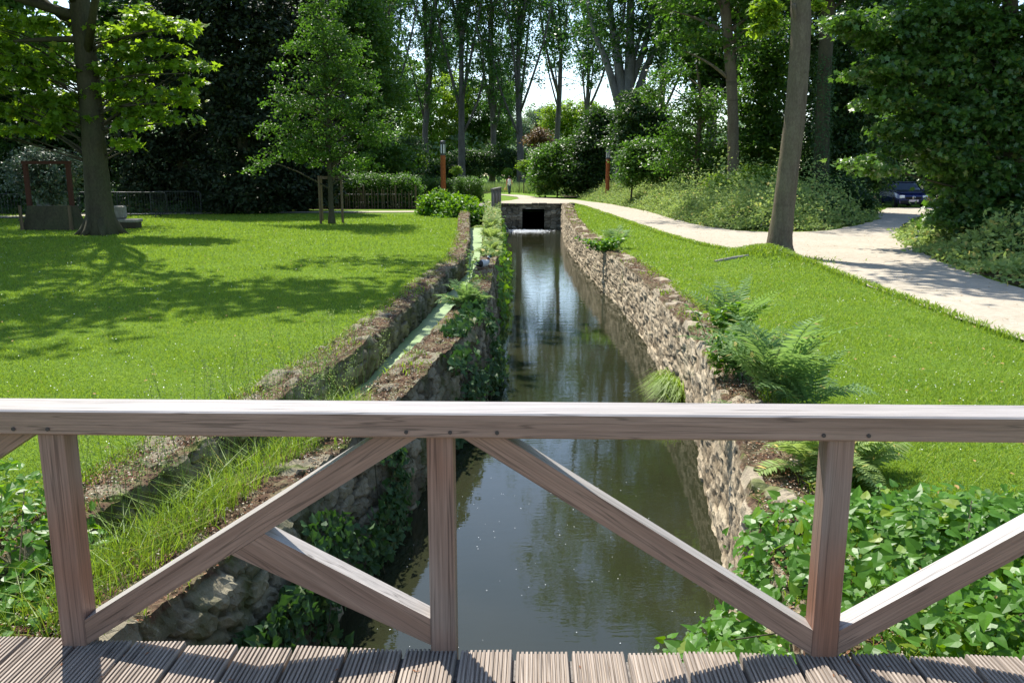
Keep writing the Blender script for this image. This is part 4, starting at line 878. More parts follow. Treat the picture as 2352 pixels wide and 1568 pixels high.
# water jet and foam
M['foam'] = mat('white_water', (.75, .78, .8), .5, .4)
mj = mat('falling_water', (.35, .38, .40), .15, .6); PB(mj).inputs['Transmission Weight'].default_value = .4; M['jet'] = mj
V = []; nt_ = 10
for i in range(nt_):
    t = i/(nt_-1); x = -.62+.44*t; z = -.38-.60*t*t; 
    for k in range(7): u = k/6; V.append((x+.03*math.sin(9*u), 42.4+.36*u*(1+.3*t)-.1*t, z+.02*math.sin(14*u+3*t)))
Fs = [(i*7+k, i*7+k+1, (i+1)*7+k+1, (i+1)*7+k) for i in range(nt_-1) for k in range(6)]
tag(mesh('water_jet', V, np.array(Fs), mj, smooth=True), 'curved jet of water falling from the sluice into the canal', kind='stuff')
n = 4200; cx_ = .25+RNG.normal(size=n)*.42+np.abs(RNG.normal(size=n))*.5; cy2 = 43.3+RNG.normal(size=n)*.5; k = (cx_ > -.6) & (cx_ < 2.6) & (cy2 < 44.5)
C = np.column_stack([cx_, cy2, np.full(n, WATER+.012)+RNG.random(n)*.02])[k]; leaves_o = leaves('foam', C, np.array([[0, 0, 1.]]).repeat(len(C), 0)+RNG.normal(size=(len(C), 3))*.3, RNG.uniform(.015, .08, len(C)), M['foam']); tag(leaves_o, 'white foam where the jet meets the canal', kind='stuff')
n = 150; yy = RNG.uniform(2.5, 8, n); xx = RNG.uniform(-.9, 1.3, n); C = np.column_stack([xx, yy, np.full(n, WATER+.006)])
tag(leaves('floating_specks', C, np.array([[0, 0, 1.]]).repeat(n, 0), RNG.uniform(.004, .013, n), M['foam']), 'tiny pale specks drifting on the near water', kind='stuff')
# ------------------------------------------------------------------ lawn grass and daisies
def lawn_pts(n, d0, d1, az0=-33, az1=33):
    d = d0*(d1/d0)**RNG.random(n); a = np.radians(RNG.uniform(az0, az1, n)); x = d*np.sin(a); y = d*np.cos(a)
    l = np.interp(y, LWr[:, 1], LWr[:, 0])-.33; r = np.interp(y, RWi[:, 1], RWi[:, 0])+.40
    ok = ((x < l) | (x > r)) & ~inpoly(x, y, PP) & (y > 2.2) & ((y < 41) | (x > 2.6)) & ~inpoly(x, y, np.array(g2(*rb[:8])+[(60, 10), (60, 60), (26, 52)]))
    return np.column_stack([x, y])[ok], d[ok]
q, d = lawn_pts(1050000, 2.4, 58); H = np.clip(.015+.0012*d, .018, .05)*RNG.uniform(.4, 1.5, len(q))*(.7+.6*nz(q[:, 0], q[:, 1], 2.3))
blades('lawn_grass', q, gz(q[:, 0], q[:, 1])-.004, H, .0022+.0009*d, M['blade'], .7, label='short mown grass blades on both lawns', cat='grass')
# ragged edges on the mound, wall tops and path edge
q = []
P_ = np.array(near[2:-1]); E = np.array([G(*p)[:2] for p in P_]); 
for a, b_ in zip(E[:-1], E[1:]):
    k = int(np.linalg.norm(b_-a)*230); t_ = RNG.random(k)[:, None]; q.append(a+(b_-a)*t_+RNG.normal(size=(k, 2))*.06)
for Lp, o_ in ((RWi, .45), (LWr, -.38)):
    yy = 2.6*(45/2.6)**RNG.random(9000); q.append(np.column_stack([np.interp(yy, Lp[:, 1], Lp[:, 0])+o_+RNG.normal(size=len(yy))*.05, yy]))
a = RNG.uniform(0, 6.28, 5000); r_ = np.abs(RNG.normal(size=5000))*.45+.25; q.append(np.column_stack([MOUND[0]+np.cos(a)*r_, MOUND[1]+np.sin(a)*r_]))
q = np.concatenate(q); d = np.linalg.norm(q, axis=1)
blades('edge_grass', q, gz(q[:, 0], q[:, 1]), RNG.uniform(.05, .12, len(q)), .004+.001*d, M['blade'], .6, label='ragged longer grass along lawn edges', cat='grass', seg=2)
q, d = lawn_pts(4200, 6, 40); k = nz(q[:, 0], q[:, 1], .9)*RNG.random(len(q)) > .45; q = q[k]; d = d[k]
C = np.column_stack([q, gz(q[:, 0], q[:, 1])+.06+.001*d]); M['daisy'] = mat('daisy_petal', (.8, .8, .76), .7, .2)
tag(leaves('daisies', C, np.array([[0, -.3, 1.]]).repeat(len(C), 0), .008+.0009*d*RNG.uniform(.4, 1.2, len(d)), M['daisy']), 'tiny white daisies scattered over the lawns', 'flowers', kind='stuff')
q, d = lawn_pts(500, 4, 34); C = np.column_stack([q, gz(q[:, 0], q[:, 1])+.055]); M['dead'] = mat('dry_leaf', (.30, .20, .07), .8, .2)
tag(leaves('fallen_leaves', C, np.array([[0, -.2, 1.]]).repeat(len(C), 0), RNG.uniform(.02, .05, len(C)), M['dead'], None, T_FOLD), 'scattered dry fallen leaves on the lawns', kind='stuff')
q = sample_poly(PP, 2600); q = q[(q[:, 1] < 60)]; C = np.column_stack([q, np.full(len(q), .02)])
tag(leaves('path_litter', C, np.array([[0, 0, 1.]]).repeat(len(C), 0), RNG.uniform(.012, .05, len(C)), M['dead'], None, T_DIAMOND), 'small dry leaf bits lying on the gravel path', kind='stuff')
WL = []
for Lp, o0, o1, z0 in ((RWi, .0, .48, .03), (LWr, -.42, .0, .045)):
    yy = 2.8*(42/2.8)**RNG.random(16000); WL.append(np.column_stack([np.interp(yy, Lp[:, 1], Lp[:, 0])+RNG.uniform(o0, o1, len(yy)), yy, z0+ZT(yy)+.015*RNG.random(len(yy))]))
yy = 2.8*(42/2.8)**RNG.random(16000); f_ = RNG.random(16000); l_ = np.interp(yy, MWl[:, 1], MWl[:, 0]); WL.append(np.column_stack([l_+(np.interp(yy, MWr[:, 1], MWr[:, 0])-l_)*f_, yy, .02+ZT(yy)+.015*RNG.random(16000)]))
WL = np.concatenate(WL); M['wall_litter'] = mat('wall_litter', rough=.9, spec=.1); a_ = N(M['wall_litter'], 'ShaderNodeAttribute', attribute_name='v')
L(M['wall_litter'], ramp(M['wall_litter'], a_.outputs['Fac'], [(0, (.05, .03, .02)), (.45, (.19, .085, .045)), (.75, (.30, .22, .13)), (1, (.50, .46, .38))]), PB(M['wall_litter']).inputs['Base Color'])
tag(leaves('wall_litter', WL, np.array([[0, 0, 1.]]).repeat(len(WL), 0)+RNG.normal(size=WL.shape)*.4, RNG.uniform(.005, .022, len(WL))*(1+WL[:, 1]*.035), M['wall_litter']), 'brown moss flakes and dry debris lying on the wall tops', kind='stuff')
k = RNG.random(len(WL)) < .12*(nz(WL[:, 0], WL[:, 1], 1.9) > .55); q = WL[k]; blades('wall_moss_grass', q[:, :2], q[:, 2]-.01, RNG.uniform(.03, .08, len(q)), .004+.0009*q[:, 1], M['blade'], .8, label='thin grass sprouting between the coping stones', cat='grass', seg=2)
# exposed roots / bare patch on the mound
b = MB(); lp, lr = limb((MOUND[0]-1.5, 18.0, .03), (MOUND[0]-.75, 18.1, .17), .05, .03, .05); b.tube(lp, lr, 8, wob=.1); tag(b.build('tree_root', M['bark_grey']), 'bleached root lying exposed on the grassy mound', 'root')
# ------------------------------------------------------------------ ferns and plants
T_PIN = (np.array([(0, 0, 0), (.25, .10, .02), (.6, .085, .01), (1, 0, -.06), (.6, -.085, .01), (.25, -.10, .02)]), [(0, 1, 4, 5), (1, 2, 3, 4)])
def fern(label, base, nf, Lf, m='fern', up=(50, 82), pairs=24, wid=.24, aim=None, name='fern', group=None, curl=1.0):
    base = np.array(base, float); C = []; Nn = []; D = []; S = []; b = MB()
    for i in range(nf):
        az = RNG.uniform(0, 6.28) if aim is None else aim+RNG.normal()*.9; el = R(RNG.uniform(*up)); l = Lf*RNG.uniform(.7, 1.1); p = base+RNG.normal(size=3)*[.05, .05, .01]*Lf
        h_ = np.array([math.cos(az), math.sin(az), 0]); pts = [p.copy()]; e = el; st_ = l/pairs; tw = RNG.normal()*.25
        for j in range(pairs):
            e -= R(curl*RNG.uniform(1.6, 4.2))*(.4+j/pairs*1.3); p = p+(h_*math.cos(e)+np.array([0, 0, math.sin(e)]))*st_; pts.append(p.copy())
            if j > 2:
                t = (j-2)/(pairs-2); w_ = l*wid*(math.sin(math.pi*min(1, t*.85+.18))**.9)*(1.02-t*.25)
                side = np.array([-h_[1], h_[0], 0]); fwd = h_*math.cos(e)+np.array([0, 0, math.sin(e)]); nn = np.cross(fwd, side)*-1
                if nn[2] < 0: nn = -nn
                nn = nn+side*tw
                for sg in (-1, 1): C.append(p.copy()); D.append(side*sg+fwd*.35+nn*.08); Nn.append(nn+RNG.normal(size=3)*.12); S.append(w_*RNG.uniform(.9, 1.08))
        b.tube(np.array(pts)[::3], np.linspace(.004, .0012, len(pts[::3]))*max(1, Lf), 4, cap=False)
    t_ = thing(name, tuple(base), label, 'fern' if name == 'fern' else 'plant', group)
    leaves('frond_leaves', np.array(C), np.array(Nn), np.array(S), M[m], t_, T_PIN, np.array(D)); b.build('frond_stalk', M[m], t_); return t_
def gb(x, y, z=.0): return Gw(x, y) if y < 600 else G(x, y, z)
def broad(label, base, n, H, rad, size, m='leaf_ivy', name='nettle', tmpl=T_FOLD, cat='plant'):
    t = thing(name, tuple(base), label, cat); b = MB(); C = []
    for i in range(n):
        e = np.array(base)+[RNG.normal()*rad, RNG.normal()*rad, H*RNG.uniform(.6, 1.1)]; s0 = np.array(base)+RNG.normal(size=3)*[rad*.4, rad*.4, 0]; lp, lr = limb(s0, e, .004, .002, .1); b.tube(lp, lr, 4, cap=False)
        for t_ in np.linspace(.25, 1, 12): C += [np.array([np.interp(t_, np.linspace(0, 1, 6), lp[:, k]) for k in range(3)])]*2
    C = np.array(C); D = RNG.normal(size=C.shape)*[1, 1, .25]; leaves('foliage', C+D*.01, np.array([[0, 0, 1.]]).repeat(len(C), 0)+RNG.normal(size=C.shape)*.4, size*RNG.uniform(.6, 1.2, len(C)), M[m], t, tmpl, D); b.build('stem', M['fern'], t); return t
fern('largest fern right of the canal, just beyond the handrail', gb(1790, 925), 27, 1.02, wid=.185, up=(58, 88))
fern('fern on the left of the big fern group by the wall top', gb(1715, 880), 17, .92, wid=.185, up=(55, 86))
fern('upright fern at the back of the fern group', gb(1690, 790), 19, .95, up=(65, 88), wid=.17)
fern('low fern spreading to the right of the big fern group', gb(1855, 940), 16, .68, up=(40, 80), wid=.19)
fern('small fern hanging over the wall edge at the front of the group', gb(1720, 985), 12, .5, up=(20, 60), wid=.2, aim=math.pi)
broad('leafy nettle stems between the ferns and the right wall', gb(1655, 800), 16, .5, .16, .085)
broad('nettle clump at the front left of the ferns', gb(1685, 870), 14, .42, .16, .08)
fern('fine leafed pale fern behind the right railing post', gb(1880, 1090), 26, .55, m='leaf_verge', pairs=30, wid=.26, up=(30, 85))
fern('second fine leafed fern right of the right railing post', gb(1965, 1085), 18, .5, m='leaf_verge', pairs=30, wid=.26, up=(30, 80))
fern('fern growing on the right wall halfway to the culvert', gb(1416, 568), 26, .75, up=(50, 85))
broad('bushy green plant hanging on the right wall beside the small fern', np.array(gb(1382, 576))+[0, 0, -.05], 30, .35, .32, .12)
fern('fern with raised stalk in the middle of the dividing wall', gb(1072, 708), 26, .62, up=(40, 85))
broad('tall leafy stalk behind the fern on the dividing wall', gb(1078, 690), 4, .75, .05, .07, 'fern', name='willowherb')
for i, (x, y, l_, lab) in enumerate(((1128, 582, .5, 'third fern from the culvert on the dividing wall'), (1130, 555, .6, 'second fern from the culvert on the dividing wall'), (1126, 528, .7, 'fern nearest the culvert on the dividing wall'), (1124, 545, .5, 'small pale fern between two larger ones on the dividing wall'))):
    fern(lab, gb(x, y), 24, l_, m='leaf_verge', up=(25, 80), group='ferns on the far end of the dividing wall')
# ivy on the dividing wall
def patch(label, pts, nrm, size, m='leaf_ivy_dark', name='ivy', tmpl=T_IVY, drape=None):
    t = thing(name, tuple(np.mean(pts, 0)), label, 'ivy'); n = len(pts)
    leaves('ivy_leaves', pts, nrm+RNG.normal(size=(n, 3))*.45, size*RNG.uniform(.5, 1.35, n), M[m], t, tmpl)
    b = MB()
    for i in range(14):
        a = pts[RNG.integers(n)]; c = a+[0, RNG.normal()*.2, -RNG.uniform(.2, .6)]; lp, lr = limb(a, c, .004, .002, .15); b.tube(lp, lr, 4, cap=False)
    b.build('ivy_stem', M['bark_dark'], t)['kind'] = 'stuff'; return t
def face_pts(n, y0, y1, z0, z1, th=.07, keep=.5, s=3.0):
    y = y0*(y1/y0)**RNG.random(n*3); z = RNG.uniform(z0, z1, n*3); k = nz(y*1.0, z*1.6, s)+RNG.normal(size=n*3)*.12 > keep; y, z = y[k][:n], z[k][:n]
    x = np.interp(y, MWr[:, 1], MWr[:, 0])+.05-.13*z+np.abs(RNG.normal(size=len(y)))*th
    return np.column_stack([x, y, z])
def top_pts(n, y0, y1, f0=0, f1=1, h=.06):
    y = y0*(y1/y0)**RNG.random(n); f = RNG.uniform(f0, f1, n); l = np.interp(y, MWl[:, 1], MWl[:, 0]); r = np.interp(y, MWr[:, 1], MWr[:, 0])
    return np.column_stack([l+(r-l)*f, y, ZT(y)+.02+np.abs(RNG.normal(size=n))*h])
a = face_pts(850, 8.0, 12.6, -.95, .0, keep=.55); patch('ivy curtain on the canal face of the dividing wall below the fern', np.concatenate([a, top_pts(600, 9.6, 12.5, .45, 1.05)]), np.array([.8, -.35, .5]), .075)
a = face_pts(650, 15.5, 40, -.9, .05, th=.08, keep=.5); patch('ivy trailing over the canal face near the duck', a, np.array([.8, -.4, .5]), .11, 'leaf_ivy')
a = face_pts(1000, 4.6, 6.6, -.95, -.12, th=.05, keep=.5, s=3.4); patch('ivy curtain behind the railing diagonal above dark water', a, np.array([.85, -.4, .3]), .055)
a = face_pts(900, 3.3, 4.7, -.97, -.35, th=.06, keep=.40, s=4); patch('ivy tangle low on the wall beside the deck', a, np.array([.85, -.4, .3]), .055)
patch('pale leafy creeper carpeting the far end of the dividing wall', top_pts(3400, 19.5, 45, 0, 1.1, .06), np.array([0, -.4, .9]), .085, 'leaf_verge', 'creeper')
# near grass on the dividing wall with seed heads
RNG = np.random.default_rng(9)
q = top_pts(3200, 3.1, 7.2, .0, .55, 0); k = nz(q[:, 0], q[:, 1], 2.7)+RNG.normal(size=len(q))*.15 > .42; q = q[k]
blades('wall_grass', q[:, :2], np.zeros(len(q)), RNG.uniform(.07, .26, len(q)), np.full(len(q), .005), M['blade'], .8, label='fine long grass growing along the near dividing wall', cat='grass', seg=2)
b = MB(); C = []; D = []
for i in range(120):
    y = RNG.uniform(3.5, 7.6); l = float(np.interp(y, LWr[:, 1], LWr[:, 0])); r = float(np.interp(y, MWl[:, 1], MWl[:, 0])); s0 = np.array([l+(r-l)*RNG.uniform(.3, 1.2), y, WEED+.2*RNG.random()+.1]); e = s0+[RNG.normal()*.12, RNG.normal()*.12, RNG.uniform(.55, .95)]
    lp, lr = limb(s0, e, .002, .001, .06, 7); b.tube(lp, lr, 3, cap=False)
    for t_ in np.linspace(.72, 1, 9):
        p = np.array([np.interp(t_, np.linspace(0, 1, 7), lp[:, k]) for k in range(3)])
        for _ in range(5): C.append(p+RNG.normal(size=3)*[.025, .025, .012]*(1.3-t_)*2); D.append([RNG.normal()*.4, RNG.normal()*.4, 1])
t = tag(b.build('seeding_grass', M['tallgrass']), 'tall seeding grass stems in the near channel', 'grass', kind='stuff')
C = np.array(C); tag(leaves('grass_seed_heads', C, RNG.normal(size=C.shape), RNG.uniform(.008, .018, len(C)), M['tallgrass'], None, T_DIAMOND, np.array(D)), 'pale feathery seed heads above the near channel', 'grass', kind='stuff')
q = np.column_stack([RNG.uniform(-2.6, -1.7, 1300), RNG.uniform(3.3, 7.2, 1300)]); l = np.interp(q[:, 1], LWr[:, 1], LWr[:, 0]); r = np.interp(q[:, 1], MWl[:, 1], MWl[:, 0]); q = q[(q[:, 0] > l) & (q[:, 0] < r+.1)]
blades('channel_grass', q, np.full(len(q), WEED), RNG.uniform(.10, .38, len(q)), np.full(len(q), .006), M['blade'], .4, label='rank grass filling the near end of the duckweed channel', cat='grass', seg=2)
# tuft low on the right wall
t = (1.98, 10.2, -.86); q = np.tile([t[0], t[1]], (900, 1))+RNG.normal(size=(900, 2))*[.05, .12]
n = 900; a = RNG.uniform(math.pi*.55, math.pi*1.45, n); l_ = RNG.uniform(.2, .5, n); base = np.column_stack([q+[.1, 0], np.full(n, t[2])+RNG.normal(size=n)*.06]); o1 = np.column_stack([np.cos(a), np.sin(a), np.zeros(n)])
mid = base+o1*(l_*.45)[:, None]+np.array([0, 0, 1])*(l_*.45)[:, None]; tip = base+o1*(l_*.95)[:, None]+np.array([0, 0, .15])*l_[:, None]; w3 = np.column_stack([-np.sin(a), np.cos(a), 0*a])*.004
V = np.stack([base-w3, base+w3, mid+w3, mid-w3, tip-w3*.2, tip+w3*.2], 1).reshape(-1, 3); i = np.arange(n)[:, None]*6
tag(mesh('grass_tuft', V, np.concatenate([i+[0, 1, 2, 3], i+[3, 2, 5, 4]]), M['blade'], fattrs={'v': np.ones(2*n)*.9}), 'bright grass tuft growing low on the right wall above the water', 'grass tuft')
# ivy bushes at the deck
def ivybush(label, blobs, n, size, m='leaf_ivy', name='ivy_bush', front=None, dens=.62, tmpl=T_IVY):
    B = np.array(blobs); t = thing(name, tuple(B[0, :3]), label, 'ivy bush'); C, d = blob_clusters(blobs, n, dens)
    Nn = d*.55+np.array([-.1, -.5, .75])+RNG.normal(size=C.shape)*.42
    k = (C[:, 1] > 2.84) | (C[:, 2] < .1)
    leaves('ivy_leaves', C[k], Nn[k], size*RNG.uniform(.35, 1.35, k.sum()), M[m], t, tmpl); b = MB()
    for i in range(40):
        e = C[RNG.integers(n)]; s0 = B[RNG.integers(len(B)), :3]*[1, 1, 1]-[0, 0, .2]; lp, lr = limb(s0, e, .006, .003, .1); b.tube(lp, lr, 5, cap=False)
    b.build('ivy_stem', M['bark_dark'], t)['kind'] = 'stuff'; return t
ivybush('glossy heart leafed ivy spilling over the right bank beside the deck', [(2.1, 3.75, .0, .9, .65, .34), (1.5, 3.6, -.35, .55, .55, .50), (1.05, 3.35, -.55, .45, .5, .45), (1.0, 3.1, -.5, .42, .32, .5), (3.0, 3.75, .0, .9, .75, .34), (1.75, 4.15, -.10, .55, .45, .28), (3.8, 3.9, .0, .9, .8, .34), (1.7, 3.1, -.2, .6, .35, .42), (2.5, 3.1, -.05, .9, .35, .34), (3.4, 3.15, -.05, .9, .4, .34), (2.3, 4.15, -.05, .5, .4, .24), (3.0, 4.1, -.05, .8, .45, .26), (2.85, 3.0, .0, .25, .12, .30)], 24000, .060, tmpl=T_HEART, dens=.75)
ivybush('bright ivy and nettle clump left of the left railing post', [(-2.45, 3.8, -.1, .42, .5, .42), (-2.25, 3.25, -.2, .36, .3, .4), (-2.9, 4.1, -.05, .6, .6, .5), (-2.7, 3.3, -.2, .5, .4, .45)], 4200, .065, tmpl=T_FOLD)
# ------------------------------------------------------------------ lamp posts
def lamp(px, Yd, label, rz):
    x = PX(px, 400, Yd)[0]; t = thing('lamp_post', (x, Yd, 0), label, 'lamp post', 'rust coloured lamp posts by the paths'); H = 3.85
    b = MB(); V, Fs = loft([(x, Yd, -.1, .15, .15), (x, Yd, H*.78, .15, .15)], 20); b.add(V, Fs); b.build('shaft', M['rust'], t, False)
    rings = [(x, Yd, H*.78+.003, .15, .15), (x, Yd, H*.965, .15, .15), (x, Yd, H*.972, .158, .158), (x, Yd, H*.985, .158, .158), (x, Yd, H*.995, .12, .12), (x, Yd, H, .05, .05)]
    b = MB(); V, Fs = loft(rings, 20); b.add(V, Fs); hd = b.build('lamp_head', M['anthracite'], t, False); PLOC[hd.name] = PLOC[t.name]
    for k in range(6):
        a = rz+k*math.pi/3; c, s = math.cos(a), math.sin(a)
        def MM(V, c=c, s=s): V = np.asarray(V, float); return np.column_stack([x+V[:, 0]*c-V[:, 1]*s, Yd+V[:, 0]*s+V[:, 1]*c, V[:, 2]])
        MB().box(.10, .153, -.032, .032, H*.80+.03, H*.94, MM).build('light_slot', M['lens'], hd)
lamp(1018, 50, 'rusty lamp post with dark slotted head left of the canal end', R(-90+30))
lamp(1396, 62, 'rusty lamp post with dark slotted head in the right verge', R(-75))
# timber rail behind the left lamp
tr_ = thing('timber_rail', (-5, 64, 0), 'grey timber railing section behind the left lamp post', 'railing')
MB().box(-6.1, -4.0, 63.95, 64.1, .93, 1.05, bev=.01).build('handrail', M['wood_grey'], tr_)
for x in (-5.85, -4.3): MB().box(x-.07, x+.07, 63.97, 64.07, -.1, .93).build('post', M['wood_grey'], tr_)
MB().tube([(-4.32, 64.02, .9), (-5.0, 64.02, .1)], .05, 4).build('brace', M['wood_grey'], tr_)
# ------------------------------------------------------------------ young pollards in the meadow
def pollard(label, px, Yd, sc, src=[None, None]):
    x = PX(px, 400, Yd)[0]; 
    if src[0] is None:
        pts = [(0, 0, -.1), (0, 0, 1.2), (.02, 0, 2.5)]; src[0] = tree('pollard_tree', 'x', 'tree', pts, [.06, .05, .045], [(0, 0, 2.75, .75, .75, .55), (.2, 0, 3.0, .5, .5, .4)], 80, 22, .3, .17, M['leaf_bright'], M['bark_dark'], 8, .02)
        src[1] = stakes('tree_stakes', 'x', 0, 0, [(-.5, .3), (.5, .3), (0, -.5)], 1.9, .045); o, s = src
    else: o, s = copy_tree(src[0]), copy_tree(src[1])
    for k, g_ in ((o, 'small staked pollards in the meadow'), (s, 'stake frames in the meadow')): k.location = (x, Yd, 0); k.scale = (sc,)*3; k['group'] = g_
    o['label'] = label; s['label'] = 'timber stake frame holding the '+label
pollard('bright young pollard just right of the walking person', 1203, 88, .95)
pollard('small pollard above the walking person', 1166, 104, .75)
pollard('larger young tree left of the left lamp post', 958, 76, 1.05)
pollard('small pollard just right of the left lamp post', 1048, 96, .8)
# ------------------------------------------------------------------ left background things
def barrier(x, y, rz, label, src=[None]):
    if src[0] is None:
        t = thing('crowd_barrier', (0, 0, 0), label, 'barrier', 'steel crowd barriers by the side path'); w_, H = 2.3, 1.1; r = .12
        pts = [(-w_/2, 0, .12), (-w_/2, 0, H-r), (-w_/2+r*.3, 0, H-r*.3), (-w_/2+r, 0, H), (w_/2-r, 0, H), (w_/2-r*.3, 0, H-r*.3), (w_/2, 0, H-r), (w_/2, 0, .12), (-w_/2, 0, .12)]
        MB().tube(pts, .022, 8).build('frame', M['steel'], t)
        b = MB()
        for k in range(1, 18): xx = -w_/2+w_*k/18; b.tube([(xx, 0, .12), (xx, 0, H)], .008, 5)
        b.build('bars', M['steel'], t)
        for sx in (-.7, .7): MB().tube([(sx, -.33, .0), (sx, -.05, .13), (sx, .05, .13), (sx, .33, .0)], .02, 6).build('foot', M['steel'], t)
        src[0] = t; o = t
    else: o = copy_tree(src[0])
    o.location = (x, y, 0); o.rotation_euler = (0, 0, rz); o['label'] = label
barrier(PX(-5, 400, 35)[0], 35, R(8), 'steel crowd barrier cut by the left picture edge')
barrier(PX(120, 400, 38.6)[0], 38.6, R(-2), 'steel crowd barrier seen through the rusty frame')
barrier(PX(232, 400, 38.7)[0], 38.7, R(1), 'steel crowd barrier behind the thick trunk')
barrier(PX(320, 400, 38.4)[0], 38.4, R(-3), 'steel crowd barrier right of the thick trunk')
barrier(PX(395, 400, 40)[0], 40.2, R(6), 'last steel crowd barrier on the right in front of the yew')
Y = 29.6
X0, X1 = PX(60, 400, Y)[0], PX(158, 400, Y)[0]
M['rust_dark'] = mat('dark_rust', (.07, .028, .02), .85, .2)
fr = thing('timber_gantry', ((X0+X1)/2, Y, 0), 'rusty upright frame on a low wooden box beside the thick trunk', 'sluice frame')
for x in (X0, X1): MB().box(x-.07, x+.07, Y-.06, Y+.06, 0, 2.25).build('upright', M['rust_dark'], fr)
MB().box(X0-.10, X1+.10, Y-.07, Y+.07, 2.253, 2.36).build('crossbeam', M['rust_dark'], fr)
b = MB(); V = [(X0-.1, Y-.45, 0), (X1+.25, Y-.45, 0), (X1+.1, Y-.16, .82), (X0-.0, Y-.16, .82), (X0-.1, Y+.45, 0), (X1+.25, Y+.45, 0), (X1+.1, Y+.16, .82), (X0, Y+.16, .82)]
b.add(V, [(0, 1, 2, 3), (5, 4, 7, 6), (1, 5, 6, 2), (4, 0, 3, 7), (3, 2, 6, 7)]); b.build('box_panel', M['bark_dark'], fr)
for x in (X0-.06, X1+.16): MB().prism([(x-.06, 0), (x+.06, 0), (x+.02, .85), (x-.05, .85)], Y-.52, Y-.46).build('corner_board', M['wood_stake'], fr)
Y = 35.5; xb = PX(112, 400, Y)[0]
wb = thing('wheeled_bin', (xb, Y, 0), 'grey wheeled rubbish bin behind the rusty frame', 'bin'); M['bin'] = mat('grey_plastic', (.12, .13, .14), .5, .4)
b = MB(); V = [(xb-.38, Y-.35, .12), (xb+.38, Y-.35, .12), (xb+.38, Y+.35, .12), (xb-.38, Y+.35, .12), (xb-.5, Y-.42, 1.15), (xb+.5, Y-.42, 1.15), (xb+.5, Y+.42, 1.15), (xb-.5, Y+.42, 1.15)]
b.add(V, [(3, 2, 1, 0), (0, 1, 5, 4), (1, 2, 6, 5), (2, 3, 7, 6), (3, 0, 4, 7), (4, 5, 6, 7)]); b.build('bin_body', M['bin'], wb)
b = MB(); b.prism([(xb-.56, 1.153), (xb+.56, 1.153), (xb+.54, 1.2), (xb, 1.27), (xb-.54, 1.22)], Y-.47, Y+.47); b.build('lid', M['bin'], wb)
for sx in (-.4, .4): MB().tube([(xb+sx-.03, Y+.38, .11), (xb+sx+.03, Y+.38, .11)], .11, 14).build('wheel', M['black'], wb)
Y = 30.2
sbn = thing('stone_seat', (PX(285, 400, Y)[0], Y, 0), 'weathered stone slab seat with upright block right of the thick trunk', 'stone seat')
x0, x1 = PX(262, 400, Y)[0], PX(310, 400, Y)[0]; xm = PX(276, 400, Y)[0]
MB().box(x0-.15, x1-.04, Y-.18, Y+.3, 0, .21, bev=.02).build('plinth', M['stone_culvert'], sbn)
MB().box(x0-.15, x1, Y-.22, Y+.34, .213, .33, bev=.02).build('slab', M['bark_grey'], sbn)
MB().box(x0-.15, xm, Y-.1, Y+.3, .333, .80, bev=.05).build('upright_block', M['bark_grey'], sbn)
# ------------------------------------------------------------------ person
px_, py_, _ = G(1170, 446.3)
pr = thing('person', (px_, py_, 0), 'person in white top with bare arms and grey trousers walking away along the path', 'person')
M['skin'] = mat('skin', (.75, .30, .18), .6, .3); M['cloth_w'] = mat('white_cloth', (.86, .84, .86), .8, .2); M['cloth_g'] = mat('grey_trousers', (.09, .11, .13), .85, .2); M['hair'] = mat('dark_hair', (.02, .018, .016), .6, .3); M['yellow'] = mat('yellow_bag', (.75, .55, .16), .55, .3)
def skinned(name, joints, edges, m, parent, off):
    me = bpy.data.meshes.new(name); me.from_pydata([j[:3] for j in joints], edges, []); o = bpy.data.objects.new(name, me); COL.objects.link(o); me.materials.append(m)
    o.modifiers.new('skin', 'SKIN'); me.skin_vertices.new() if not me.skin_vertices else None
    for i, j in enumerate(joints): sv = me.skin_vertices[0].data[i]; sv.radius = (j[3], j[4] if len(j) > 4 else j[3]); sv.use_root = (i == 0)
    s_ = o.modifiers.new('sub', 'SUBSURF'); s_.levels = 1; s_.render_levels = 1
    o.parent = parent; return o
J = [(0, 0, .95, .13, .10), (0, 0, 1.15, .12, .09), (0, 0, 1.36, .15, .10), (0, .01, 1.47, .06, .06), (0, .02, 1.55, .075, .085), (0, .02, 1.66, .08, .09),
     (-.19, 0, 1.39, .055, .055), (-.26, -.02, 1.13, .042, .042), (-.29, .06, .88, .032, .032), (-.30, .08, .79, .03, .02),
     (.19, 0, 1.39, .055, .055), (.25, -.06, 1.13, .042, .042), (.24, .08, .95, .032, .032), (.23, .12, .88, .03, .02),
     (-.09, 0, .88, .09, .09), (-.07, -.10, .50, .06, .06), (-.05, -.24, .10, .04, .04), (-.05, -.18, .05, .035, .03),
     (.09, 0, .88, .09, .09), (.07, .10, .50, .06, .06), (.05, .06, .09, .04, .04), (.05, .18, .04, .04, .03),
     (-.32, .10, .72, .008), (-.30, .12, .71, .008), (-.28, .12, .72, .008), (-.33, .07, .74, .008), (-.27, .10, .77, .009), (.22, .17, .83, .008), (.24, .17, .83, .008), (.26, .15, .84, .008), (.20, .16, .85, .008), (.20, .13, .88, .009)]
E_ = [(0, 1), (1, 2), (2, 3), (3, 4), (4, 5), (2, 6), (6, 7), (7, 8), (8, 9), (2, 10), (10, 11), (11, 12), (12, 13), (0, 14), (14, 15), (15, 16), (16, 17), (0, 18), (18, 19), (19, 20), (20, 21)]+[(9, k) for k in range(22, 27)]+[(13, k) for k in range(27, 32)]
bo = skinned('body', J, E_, M['skin'], pr, None)
off = lambda V: np.asarray(V, float)+np.array([px_, py_, 0])
